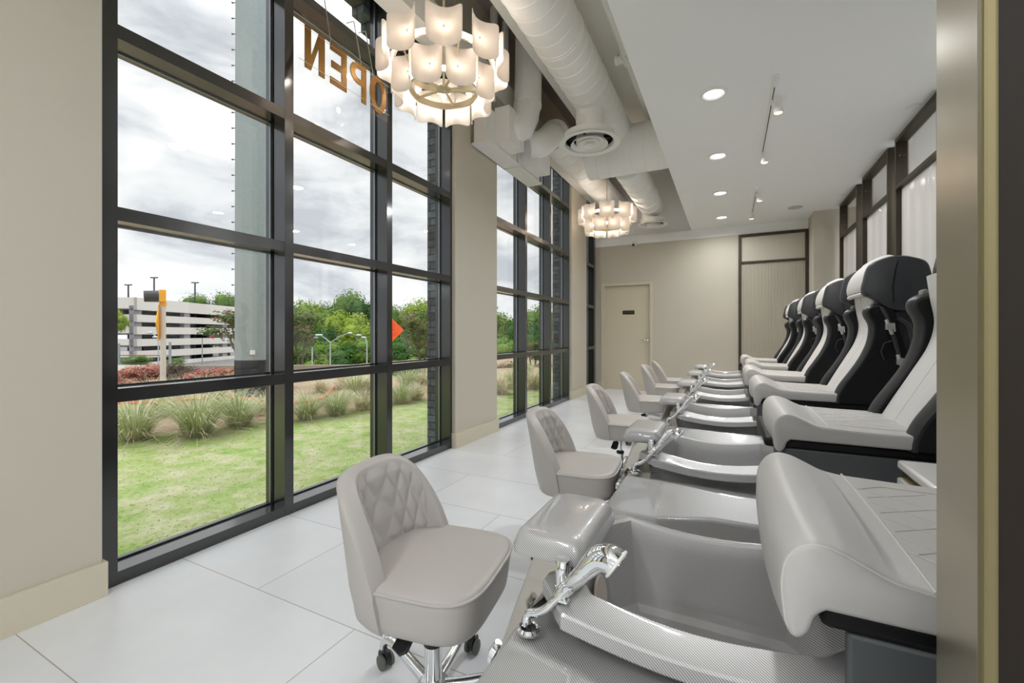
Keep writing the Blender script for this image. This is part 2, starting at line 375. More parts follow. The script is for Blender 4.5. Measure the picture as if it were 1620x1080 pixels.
rw = struct(rw.build('window_5', M['frame'], smooth=False)); MB().box(-1.9, 2.3, YN-.07, YN-.06, 0, 2.95).build('glass', M['glass'], rw, smooth=False)
struct(MB().box(-2.7, 30, -40, YN-.13, -.2, -.05).build('ground_rear', M['concrete'], smooth=False))
struct(MB().box(1.215, XR, 8.46, YB, 0, ZC).build('pillar', M['wall'], smooth=False, bevel=.004))
bb = MB().box(-2.47, -2.40, YB-.02, YB, 0, .15).box(-1.33, .14, YB-.02, YB, 0, .15)
struct(bb.build('baseboard_back', M['base'], smooth=False, bevel=.002))
struct(MB().box(1.2, 2.6, 8.44, 8.46, 0, .15).build('baseboard_pillar', M['base'], smooth=False, bevel=.002))

# ------------------------------------------------------------------ windows
ZT = [(0.0, .060), (.838, .9007), (1.675, 1.738), (2.513, 2.577), (3.35, 3.412), (3.95, 4.03)]
def window(n, y0, y1, mull, jamb0=.069, jamb1=.05):
    m = MB(); xb = -2.70
    m.box(xb, XF, y0, y0+jamb0, 0, 4.03); m.box(xb, XF, y1-jamb1, y1, 0, 4.03)
    cols = [y0+jamb0]
    for a in mull:
        m.box(xb, XF, a, a+.062, 0, 4.03); cols += [a, a+.062]
    cols.append(y1-jamb1)
    for i in range(0, len(cols), 2):
        for z0, z1 in ZT: m.box(xb+.001, XF-.0015, cols[i], cols[i+1], z0, z1)
    w = struct(m.build('window_%d' % n, M['frame'], smooth=False))
    g = MB(); bd = MB(); gk = MB()
    for i in range(0, len(cols), 2):
        a, b = cols[i], cols[i+1]
        for j in range(len(ZT)-1):
            z0, z1 = ZT[j][1], ZT[j+1][0]
            g.box(XG-.004, XG+.004, a+.001, b-.001, z0+.001, z1-.001)
            bd.box(XG+.004, XG+.016, b-.012, b, z0, z1); bd.box(XG+.004, XG+.016, a, b, z1-.009, z1)
            gk.box(XG+.004, XG+.012, a, b, z0, z0+.008); gk.box(XG+.016, XG+.028, b-.006, b, z0, z1)
    gp = g.build('glass', M['glass'], w, smooth=False); bd.build('glazing_bead', M['alu'], w, smooth=False); gk.build('gasket', M['gasket'], w, smooth=False)
    return w
window(1, .916, 3.70, (1.826, 2.746))
window(2, 4.555, 7.33, (5.455, 6.378))
window(3, 8.19, 8.97, (), .06, .12)
window(4, -2.74, .05, (-1.84, -.92))  # unseen side window behind the camera, added for extra daylight

# exterior brick piers between the windows
for a, b in PIL:
    struct(MB().box(-2.84, -2.7005, a+.02, b-.02, -.6, 5.2).build('pillar_brick', M['brick'], smooth=False))
cb = MB().box(-2.84, -2.71, 2.30, 3.70, 4.05, 5.2)
for k in range(5): cb.box(-2.84, -2.71, 2.48+.1*k, 3.70, 4.05-.0762*(k+1), 4.05-.0762*k)
struct(cb.build('wall_brick_corbel', M['brick'], smooth=False))

# ------------------------------------------------------------------ door
d = struct(MB().box(DX0, DX1, YB+.045, YB+.09, .008, DZ).build('door_1', M['door'], smooth=False, bevel=.002))
fr = MB(); t = .062
for a, b in ((YB-.016, YB+.0), (YB+.0, YB+.19)):
    x_in = 0.0 if a < YB else 0.0
    fr.box(DX0-t if a < YB else DX0-.03, DX0-.002, a, b, 0, DZ+ (t if a < YB else .03)); fr.box(DX1+.002, DX1+t if a < YB else DX1+.03, a, b, 0, DZ+(t if a < YB else .03))
    fr.box(DX0-.002, DX1+.002, a, b, DZ+.003, DZ+(t if a < YB else .03))
fr.box(DX0-.002, DX0+.014, YB+.022, YB+.044, 0, DZ); fr.box(DX1-.014, DX1+.002, YB+.022, YB+.044, 0, DZ)
fr.build('door_frame', M['base'], d, smooth=False, bevel=.002)
h = MB(); hy = YB+.045
h.lathe([(.0, 0), (.032, 0), (.034, .006), (.030, .012), (.012, .014), (.011, .05), (.0, .05)], (-1.478, hy, 1.03), (0,-1,0), 24)
h.tube([(-1.478, hy-.045, 1.03), (-1.50, hy-.05, 1.03), (-1.56, hy-.05, 1.03), (-1.60, hy-.046, 1.028)], [.011,.011,.009,.007], 10)
h.build('door_handle', M['cast'], d)
sg = MB().box(-1.962, -1.722, hy-.006, hy-.0002, 1.55, 1.628).build('door_sign', M['black'], d, smooth=False)
def text_mesh(s, size, name, mat, parent, Mx, ext=.001):
    cu = bpy.data.curves.new(name, 'FONT'); cu.body = s; cu.size = size; cu.extrude = ext; cu.align_x = 'CENTER'; cu.align_y = 'CENTER'
    o = bpy.data.objects.new(name+'_tmp', cu); COL.objects.link(o)
    dg = bpy.context.evaluated_depsgraph_get(); me = bpy.data.meshes.new_from_object(o.evaluated_get(dg)); bpy.data.objects.remove(o); bpy.data.curves.remove(cu)
    me.transform(Mx); me.materials.clear(); me.materials.append(mat)
    r = bpy.data.objects.new(name, me); COL.objects.link(r)
    if parent is not None: r.parent = parent
    return r
R_back = Matrix.Rotation(PI/2, 4, 'X')
text_mesh('EMPLOYEES ONLY', .024, 'sign_text', M['gold'], sg, Matrix.Translation((-1.842, hy-.0068, 1.589)) @ R_back, .0005)

# ------------------------------------------------------------------ reeded panel on the back wall
def reeds(y_or_x0, y_or_x1, z0, z1, pos, axis, pitch=.024, depth=.007):
    n = int((y_or_x1-y_or_x0)/pitch)*4; m = MB(); ring = []
    for sgn in (1,):
        pts = []
        for i in range(n+1):
            t = y_or_x0 + (y_or_x1-y_or_x0)*i/n; o = -depth*abs(math.sin(PI*(t-y_or_x0)/pitch))
            pts.append((t, pos+o))
        pts += [(y_or_x1, pos+.006), (y_or_x0, pos+.006)]
    f = (lambda p, z: (p[0], p[1], z)) if axis == 'x' else (lambda p, z: (p[1], p[0], z))
    return m.loft([[f(p, z0) for p in pts], [f(p, z1) for p in pts]])
P = empty('glass_wall_panel', (.675, YB, 0)); tag(P, 'bronze-framed reeded glass panel fixed to the far beige wall', 'panel')
ox = .675; m = MB()
for x0, x1, z0, z1 in ((.146,.19,0,2.95),(1.162,1.206,0,2.95),(.19,1.162,2.905,2.95),(.19,1.162,2.42,2.46),(.19,1.162,0,.05)):
    m.box(x0-ox, x1-ox, -.045, -.001, z0, z1)
m.build('panel_frame', M['screen_frame'], P, smooth=False, bevel=.002)
reeds(.19-ox, 1.162-ox, .05, 2.42, -.02, 'x').build('reeded_pane', M['reeded_beige'], P)
MB().box(.19-ox, 1.162-ox, -.012, -.002, 2.46, 2.905).build('upper_pane', M['wall'], P, smooth=False)

# ------------------------------------------------------------------ free-standing bronze screens on the right
scr = [(4.676, 5.714, 'nearest tall bronze-framed screen with reeded glass, beside the bronze jamb'),
       (5.927, 6.94, 'middle one of the three tall bronze-framed reeded glass screens'),
       (7.19, 8.20, 'farthest bronze-framed reeded glass screen, before the beige pillar')]
for y0, y1, lab in scr:
    S = empty('partition_screen', (1.555, (y0+y1)/2, 0)); tag(S, lab, 'screen', 'screens behind the chairs')
    hy2 = (y1-y0)/2; fw = .04; m = MB()
    for a, b, z0, z1 in ((-hy2,-hy2+fw,0,3.125),(hy2-fw,hy2,0,3.125),(-hy2+fw,hy2-fw,3.085,3.125),(-hy2+fw,hy2-fw,2.61,2.65),(-hy2+fw,hy2-fw,0,.06)):
        m.box(-.05, .05, a, b, z0, z1)
    m.build('screen_frame', M['screen_frame'], S, smooth=False, bevel=.0025)
    reeds(-hy2+fw, hy2-fw, .06, 2.61, .0, 'y').build('reeded_pane', M['reeded'], S)
    MB().box(-.004, .004, -hy2+fw, hy2-fw, 2.65, 3.085).build('clear_pane', M['screen_clear'], S, smooth=False)
    for sy in (-1, 1):
        for zz in (2.95, 1.2): MB().lathe([(0,0),(.006,0),(.006,.003),(0,.004)], (-.02, sy*(hy2-fw), zz), (0,-sy,0), 12).build('frame_screw', M['alu'], S)

# ------------------------------------------------------------------ bronze jamb in the foreground
struct(MB().box(.222, 2.6, .575, .68, 0, ZC).build('wall_jamb', M['bronze_dark'], smooth=False))
struct(MB().box(.2160, .2275, .571, .5848, 0, ZC).build('trim_bead', M['bead'], smooth=False, bevel=.003))
struct(MB().box(.2175, .2225, .585, .682, 0, ZC).build('trim_jamb', M['bronze'], smooth=False, bevel=.0015))

# ================================================================== CEILING SERVICES
struct(MB().box(-1.9, -.66, YN, 6.4, 4.10, ZS).build('beam', M['beam'], smooth=False, bevel=.01))
struct(MB().box(-1.5, -.66, 6.95, 7.2, 4.32, ZS).build('beam', M['beam'], smooth=False))
struct(MB().box(-1.5, -.66, 7.75, 8.15, 4.15, ZS).build('beam', M['beam'], smooth=False))
m = MB().box(-2.47, -2.27, YN, 8.9, 3.74, 4.015)
struct(m.build('beam_steel', M['steel_beam'], smooth=False))

def spiral_duct(m, a, b, r, seam=.16, n=40, lead=.12):
    """round duct with fine raised lock seams"""
    a = Vector(a); b = Vector(b); Ln = (b-a).length; ax = (b-a).normalized(); prof = [(0, 0)]; z = 0
    prof += [(r, 0)]
    while z + seam < Ln:
        z += seam; prof += [(r, z-.006), (r+.004, z-.003), (r+.004, z+.001), (r, z+.004)]
    prof += [(r, Ln), (0, Ln)]
    return m.lathe(prof, a, ax, n)
A = empty('air_duct', (-1.32, 3.0, 3.73)); tag(A, 'large white spiral duct running along the ceiling with a branch into the soffit', 'duct')
m = MB(); spiral_duct(m, (0, -5.9, 0), (0, 2.66, 0), .222)
m.build('duct_run', M['duct'], A)
m = MB(); spiral_duct(m, (-.37, 2.72, -.2), (.67, 2.72, -.2), .30, .15); m.build('cross_duct', M['duct'], A)
m = MB(); spiral_duct(m, (.08, 2.95, -.30), (.08, 5.05, -.30), .2, .3); m.ball((.08, 5.08, -.30), .2, .12, .2, 24, 12); m.build('branch_duct', M['duct'], A)
m = MB(); m.lathe([(.0, .05),(.15, .05),(.15,-.26),(.155,-.262),(.155,-.275),(.15,-.277),(.15,-.52),(0,-.52)], (-.02, 1.57, 0), (0,0,1), 32)
m.build('duct_collar', M['duct'], A)
MB().lathe([(.0, .05),(.118, .05),(.118,-.32),(0,-.32)], (.03, 5.03, -.30), (0,0,1), 32).build('duct_collar', M['duct'], A)
for yy in (.55, 1.35): MB().lathe([(.222,-.02),(.229,-.02),(.229,.02),(.222,.02)], (0, yy, 0), (0,1,0), 40, False).build('duct_strap', M['duct'], A)
def diffuser(loc, R, lab, zz):
    D = empty('air_vent', loc); tag(D, lab, 'vent', 'round duct diffusers')
    MB().lathe([(R*.77, .034), (R*.79, .034), (R*.83, .008), (R*.9, -.006), (R, -.008), (R, -.014), (R*.9, -.016), (R*.80, -.004), (R*.77, .028)], n=56, cap=False).build('rim', M['white_plastic'], D)
    MB().lathe([(R*.79, .030), (R*.80, .085), (R*.45, .10), (R*.45, .106), (R*.82, .092), (R*.815, .030)], n=48, cap=False).build('bell', M['white_plastic'], D)
    for i, (a, b) in enumerate(((.50, .61), (.28, .39), (.0, .17))):
        z = -.010 - .006*i
        MB().lathe([(R*a, .034+z), (R*(a*.6+b*.4), .022+z), (R*b, -.008+z), (R*b, -.013+z), (R*(a*.6+b*.4), .014+z), (R*a, .026+z)] if a else [(0, z+.004), (R*b*.6, z), (R*b, z-.010), (R*b, z-.015), (R*b*.5, z-.008), (0, z-.006)], n=44, cap=a == 0).build('cone', M['white_plastic'], D)
    MB().box(-R*.76, R*.76, -.005, .005, .02, .05).box(-.005, .005, -R*.76, R*.76, .02, .05).lathe([(0,.075),(R*.77,.075),(R*.785,.03),(R*.775,.03),(R*.76,.068),(0,.068)], n=36).build('core', M['black'], D)  # black backing disc: dark of the gaps between cones put into colour
    return D
diffuser((-1.35, 4.57, 3.205), .325, 'round white diffuser under the near end of the spiral duct', 0)
diffuser((-1.22, 8.03, 3.095), .25, 'smaller round white diffuser near the far beige wall', 0)

# duct along the window side with its two plenum boxes
B = empty('window_duct', (-2.09, 5.2, 3.78)); tag(B, 'white round duct running above the windows toward the far wall', 'duct')
m = MB(); spiral_duct(m, (0, .2, 0), (0, 3.78, 0), .21, .3); m.build('duct_run', M['duct'], B)
def arc_path(pts, k=8): return crom(pts, k)
m = MB(); m.tube(arc_path([(-.05,-.42,-.36),(.06,-.34,-.34),(.08,-.1,-.16),(.0,.22,0)]), [.15]*25, 28); m.build('elbow', M['duct'], B)
pl1 = empty('plenum_box', (-2.3, 4.4, 3.2)); tag(pl1, 'white plenum box with elbow rising into the ceiling, above the second window', 'vent', 'slot plenums over the window')
m = MB().box(-.14, .02, -.42, .30, -.02, .36).box(-.16, .05, -.44, .32, -.035, -.015); m.build('slot_box', M['duct'], pl1, smooth=False, bevel=.004)
m = MB().box(.02, .2, -.25, .12, .03, .40).box(.02,.215,-.02,.01,.02,.41); m.build('takeoff_box', M['duct'], pl1, smooth=False, bevel=.004)
m = MB(); pa = [(.06,-.06,.24),(.14,.0,.245),(.19,.06,.29),(.215,.12,.42),(.225,.17,.62),(.225,.2,1.45)]
m.tube(pa, [.155]*6, 28); m.tube([(.2235,.160,.56),(.2245,.166,.60)], .162, 28); m.build('elbow', M['duct'], pl1, angle=20)
pl2 = empty('plenum_box', (-2.3, 4.95, 3.2)); tag(pl2, 'lower white plenum box joined to the duct above the windows', 'vent', 'slot plenums over the window')
m = MB().box(-.14, .02, -.21, .45, -.03, .26).box(-.16, .05, -.215, .47, -.045, -.025); m.build('slot_box', M['duct'], pl2, smooth=False, bevel=.004)
MB().box(.02, .24, -.12, .28, -.01, .30).build('takeoff_box', M['duct'], pl2, smooth=False, bevel=.004)
for k, (yy, lab) in enumerate(((4.28, 'thin white pipe dropping beside the chandelier, nearer one'), (4.55, 'thin white pipe dropping beside the chandelier, farther one'))):
    o = MB().cyl((-2.36, yy, 4.016), (-2.36, yy, 4.799), .045, 14).build('riser_pipe', M['steel_beam']); tag(o, lab, 'pipe', 'risers above the steel beam')

sp_ = empty('sprinkler_pipe', (-.935, 4.5, 3.95)); tag(sp_, 'white sprinkler pipe with coupling running beside the soffit edge', 'pipe')
MB().tube([(0,-7,0),(0,1.75,0)], .034, 16).build('pipe', M['beam'], sp_)
m = MB().lathe([(0,-.09),(.05,-.09),(.052,-.06),(.046,-.05),(.046,.05),(.052,.06),(.05,.09),(0,.09)], (0,-.02,0), (0,1,0), 20)
m.tube([(-.09,-.02,0),(.28,-.02,0)], .042, 16); m.lathe([(0,0),(.06,0),(.06,.03),(0,.03)], (-.11,-.02,0), (1,0,0), 12); m.build('coupling', M['beam'], sp_)

# ------------------------------------------------------------------ lights in the ceiling
def area(name, loc, size, power, col, parent=None, spread=150, rot=(0,0,0)):
    ld = bpy.data.lights.new(name, 'AREA'); ld.shape = 'DISK'; ld.size = size; ld.energy = power; ld.color = col; ld.spread = math.radians(spread)
    o = bpy.data.objects.new(name, ld); COL.objects.link(o); o.location = loc; o.rotation_euler = rot
    if parent is not None: o.parent = parent
    return o
LIT = dict(down=17, spot=3.5, ring=1)
dl = [(-.117, 3.95, 'round recessed downlight nearest the camera in the white soffit'), (-.117, 5.35, 'second recessed downlight along the white soffit'),
      (-.117, 6.78, 'third recessed downlight along the white soffit'), (-.117, 8.2, 'farthest recessed downlight, close to the far wall'),
      (-.117, 2.53, 'recessed downlight over the second basin, out of the photo'),
      (-1.2, -1.4, 'added fill downlight behind the camera, window side'), (1.2, -1.4, 'added fill downlight behind the camera, inner side')]  # the two behind the camera are unseen, added as fill light
for yy, lab in ((4.2, 'added fill downlight behind the nearest reeded screen'), (5.6, 'added fill downlight behind the gap of the first two screens'), (7.0, 'added fill downlight behind the farthest reeded screen')): dl.append((2.1, yy, lab))  # unseen lamps, added to light the space and panes behind the screens
for x, y, lab in dl:
    D = empty('downlight', (x, y, ZC)); tag(D, lab, 'ceiling light', 'recessed downlights')
    MB().lathe([(.070,-.001),(.104,-.001),(.104,-.005),(.098,-.012),(.084,-.014),(.072,-.004)], n=40, cap=False).build('trim_ring', M['white_plastic'], D)
    MB().lathe([(0,-.0008),(.0725,-.0008),(.0725,-.003),(0,-.003)], n=36).build('diffuser', M['led'], D)
    area('downlight_lamp', (0,0,-.02), .14, LIT['down'], (.97,.985,1), D, 165)
def track(x, y0, y1, heads, lab):
    T = empty('track_light', (x, (y0+y1)/2, ZC)); tag(T, lab, 'track light', 'white ceiling tracks')
    hl = (y1-y0)/2
    MB().box(-.018,.018,-hl,hl,-.02,-.0005).build('track', M['white_plastic'], T, smooth=False, bevel=.002)
    MB().box(-.004,.004,-hl+.06,hl-.02,-.0215,-.0195).build('track_slot', M['lamp_dark'], T, smooth=False)
    MB().box(-.022,.022,-hl-.1,-hl+.01,-.03,-.0005).build('feed_box', M['white_plastic'], T, smooth=False, bevel=.003)
    for hx, hyy in heads:
        hyy -= (y0+y1)/2
        hd = MB().box(-.012+hx*.0,.012,hyy-.02,hyy+.02,-.05,-.018).tube([(0,hyy,-.045),(hx,hyy,-.06)], .008, 8)
        hd.lathe([(0,0),(.026,0),(.026,-.055),(.036,-.065),(.037,-.1),(.031,-.1),(.029,-.094),(0,-.094)], (hx,hyy,-.035), (0,0,1), 24)
        hb = hd.build('spot_head', M['white_plastic'], T)
        MB().lathe([(0,-.0955),(.029,-.0955),(.029,-.0985),(0,-.0985)], (hx,hyy,-.035), (0,0,1), 20).build('spot_lens', M['spot'], hb)
        area('spot_lamp', (hx,hyy,-.14), .05, LIT['spot'], (1,.85,.68), T, 90)
track(.32, 3.97, 5.46, ((.045, 4.25), (.02, 5.42)), 'nearer white ceiling track with two small spotlights')
track(.33, 6.8, 8.0, ((.045, 6.95), (-.01, 7.98)), 'farther white ceiling track with two small spotlights')
for (x, y), lab in (((-.75, -1.1), 'added white fill globe behind the camera, window side'), ((1.1, -1.6), 'added white fill globe behind the camera, inner side')):  # unseen glowing globes, added to brighten walls and ceiling
    zt_ = ZC if x > -.6 else 4.1
    D = empty('fill_globe', (x, y, 2.3)); tag(D, lab, 'fill lamp', 'added fill globes behind the camera')
    MB().ball((0,0,0), .19, .19, .19, 28, 18).build('globe', emis('fill_globe_glow', (.98,.99,1,1), 29), D)
    MB().cyl((0,0,.185), (0,0,zt_-2.3-.001), .008, 10).lathe([(0,zt_-2.3-.001),(.06,zt_-2.3-.001),(.05,zt_-2.33),(0,zt_-2.33)], n=20).build('stem', M['brass_soft'], D)
for (x, y), lab in (((1.43, 4.95), 'white sprinkler head by the nearest reeded screen'), ((1.43, 7.65), 'white sprinkler head by the farthest reeded screen')):
    s = empty('fire_sprinkler', (x, y, ZC)); tag(s, lab, 'sprinkler', 'ceiling sprinkler heads')
    MB().lathe([(0,-.0005),(.05,-.0005),(.05,-.004),(.03,-.012),(0,-.012)], n=28).build('escutcheon', M['white_plastic'], s)
    MB().lathe([(0,-.012),(.012,-.012),(.01,-.03),(.004,-.034),(.004,-.045),(.02,-.046),(.02,-.049),(0,-.05)], n=16).build('deflector', M['white_plastic'], s)
o = MB().lathe([(0,-.0005),(.10,-.0005),(.10,-.005),(.092,-.009),(0,-.009)], (.92, 8.08, ZC), n=36).build('ceiling_speaker', pbr('speaker_grille', srgb(190,188,184), .8)); tag(o, 'round flush ceiling speaker near the far wall', 'speaker')
c_ = empty('security_camera', (-1.71, YB-.012, 2.975)); tag(c_, 'small white dome security camera on the far wall', 'camera')
MB().lathe([(0,0),(.05,0),(.05,.012),(0,.012)], (0,0,0), (0,-1,0), 24).tube([(0,-.01,0),(0,-.06,-.01)], .018, 12).build('bracket', M['white_plastic'], c_)
MB().ball((0,-.085,-.03), .045, .05, .045, 20, 12).build('housing', M['white_plastic'], c_)
MB().ball((-.0,-.118,-.052), .027, .022, .027, 18, 10).build('lens', M['black'], c_)

# ------------------------------------------------------------------ chandeliers
def shade_panel(wd, ht, bow, th=.004):
    """rounded-corner acrylic panel, cross-section bowed outward at its edges; local: y tangent, z up, x outward"""
    nu, nv = 14, 14; r = .028; m = MB(); front = []
    def pt(u, v, off):
        z = (v-.5)*ht; e = 0.0; az = ht/2 - abs(z)
        if az < r: e = r - math.sqrt(max(0, r*r-(r-az)**2))
        half = wd/2 - e; y = (u*2-1)*half
        return (bow*(y/(wd/2))**2 + off, y, z)
    vs = [0, .02, .05, .09, .14] + [.14+.72*i/8 for i in range(1, 8)] + [.86, .91, .95, .98, 1]
    A = [[pt(u/nu, v, 0) for u in range(nu+1)] for v in vs]; Bk = [[pt(u/nu, v, th) for u in range(nu+1)] for v in vs]
    rows = [a + b[::-1] for a, b in zip(A, Bk)]
    return m.loft(rows)
def chandelier(loc, rot, lab, ztop):
    C = empty('chandelier', loc, rot); tag(C, lab, 'chandelier', 'frosted panel chandeliers')
    MB().cyl((0,0,-.03),(0,0,ztop-loc[2]-.03), .009, 12).build('stem', M['brass_soft'], C)
    MB().lathe([(0,0),(.06,0),(.06,-.03),(.05,-.035),(0,-.035)], (0,0,ztop-loc[2]-.001), n=28).build('ceiling_canopy', M['brass_soft'], C)
    MB().lathe([(0,.0),(.05,0),(.054,-.006),(.05,-.013),(.014,-.015),(.012,-.026),(0,-.028)], (0,0,.0), n=28).build('hub', M['brass_soft'], C)
    for (R, z, name) in ((.36, .178, 'upper_ring'), (.255, -.004, 'lower_ring')):
        rg = MB().lathe([(R-.016, z-.022),(R, z-.022),(R, z+.022),(R-.016, z+.022),(R-.016, z-.022)], n=64, cap=False).build(name, M['brass_soft'], C)
        MB().lathe([(R+.0005, z-.014),(R+.008, z-.014),(R+.008, z+.014),(R+.0005, z+.014),(R+.0005, z-.014)], n=64, cap=False).build('led_strip', M['ring'], rg)
    for k in range(5):
        a = 2*PI*k/5 + .3
        MB().tube([(0,0,-.006),(.245*math.cos(a), .245*math.sin(a), -.008)], .010, 8).build('spoke', M['brass_soft'], C)
        MB().tube([(.245*math.cos(a), .245*math.sin(a), -.004),(.352*math.cos(a), .352*math.sin(a), .172)], .006, 6).build('arm', M['brass_soft'], C)
    for (R, z, wd, ht, n, ph) in ((.395, .178, .232, .245, 10, 0), (.29, .0, .212, .248, 10, PI/10)):
        pm = None
        for k in range(n):
            a = 2*PI*k/n + ph
            if pm is None:
                o = shade_panel(wd, ht, .068).build('shade', M['shade'], C); pm = o
                ps = MB().tube([(-.022,0,0),(.006,0,0)], .0035, 6).ball((.008,0,0), .008, .008, .008, 10, 6).build('shade_screw', M['brass_soft'], o)
            else:
                o = pm.copy(); COL.objects.link(o); o.parent = C
                s2 = ps.copy(); COL.objects.link(s2); s2.parent = o
            o.location = (R*math.cos(a), R*math.sin(a), z); o.rotation_euler = (0, 0, a)
    return C
chandelier((-1.875, 2.64, 2.953), math.atan2(-2.64, 1.875) , 'nearer frosted panel chandelier hanging before the first window', 4.10)
chandelier((-1.823, 7.19, 2.94), math.atan2(-7.19, 1.823), 'farther frosted panel chandelier, before the beige far wall', ZS)

# ------------------------------------------------------------------ OPEN sign (reads from outside)
S = empty('open_sign', (-2.40, 2.23, 2.97)); tag(S, 'hanging OPEN sign with brass letters, seen from behind', 'sign')
MB().box(-.003, .003, -.40, .40, -.165, .155).build('backing_panel', M['acrylic'], S, smooth=False, bevel=.001)
def letter(ch):
    w2, h2, t = .075, .135, .045
    if ch == 'N': return [[(-w2,-h2),(-w2+t,-h2),(-w2+t,h2*.35),(w2-t,-h2),(w2,-h2),(w2,h2),(w2-t,h2),(w2-t,-h2*.35),(-w2+t,h2),(-w2,h2)]]
    if ch == 'E': return [[(-w2,-h2),(w2-.01,-h2),(w2-.01,-h2+t),(-w2+t,-h2+t),(-w2+t,-t/2),(w2-.02,-t/2),(w2-.02,t/2),(-w2+t,t/2),(-w2+t,h2-t),(w2-.01,h2-t),(w2-.01,h2),(-w2,h2)]]
    arc = lambda cx, cz, rx, rz, a0, a1, n=18: [(cx+rx*math.cos(a0+(a1-a0)*i/n), cz+rz*math.sin(a0+(a1-a0)*i/n)) for i in range(n+1)]
    if ch == 'P':
        o = [(-w2,-h2),(-w2+t,-h2),(-w2+t,-.02)] + arc(-.005, .0575, .08, .0775, -PI/2, PI/2) + [(-w2,h2)]
        i = [(-w2+t,.022)] + arc(-.008, .0575, .04, .0355, -PI/2, PI/2) + [(-w2+t,.093)]
        return [o, i]
    return [arc(0,0,.085,.14,0,2*PI,40)[:-1], arc(0,0,.04,.095,0,2*PI,40)[:-1]]
def letter_obj(ch, yc):
    loops = letter(ch); bm = bmesh.new(); es = []
    for lp in loops:
        vs = [bm.verts.new((0.004, yc - p[0], p[1])) for p in lp]   # outside reading: mirrored seen from the room
        for i in range(len(vs)): es.append(bm.edges.new((vs[i], vs[(i+1) % len(vs)])))
    bmesh.ops.triangle_fill(bm, use_beauty=True, use_dissolve=False, edges=es)
    r = bmesh.ops.extrude_face_region(bm, geom=bm.faces[:]); bmesh.ops.translate(bm, verts=[g for g in r['geom'] if isinstance(g, bmesh.types.BMVert)], vec=(.007,0,0))
    bmesh.ops.recalc_face_normals(bm, faces=bm.faces)
    me = bpy.data.meshes.new('letter'); bm.to_mesh(me); bm.free(); me.materials.append(M['signgold'])
    o = bpy.data.objects.new('letter', me); COL.objects.link(o); o.parent = S
for ch, yc in (('O', .285), ('P', .088), ('E', -.095), ('N', -.28)): letter_obj(ch, yc)
for z in (.115, -.105): MB().box(.0112, .0132, -.40, .40, z-.0012, z+.0012).build('hanging_rail', M['cable'], S, smooth=False)
for yy, y2 in ((-.15, -.17), (.12, .09), (.235, .205)):
    MB().tube([(0,yy,.12),(.0,yy,.16),(-.04,y2,.45),(-.113,y2,.46)], .0035, 6).build('hanging_wire', M['cable'], S)
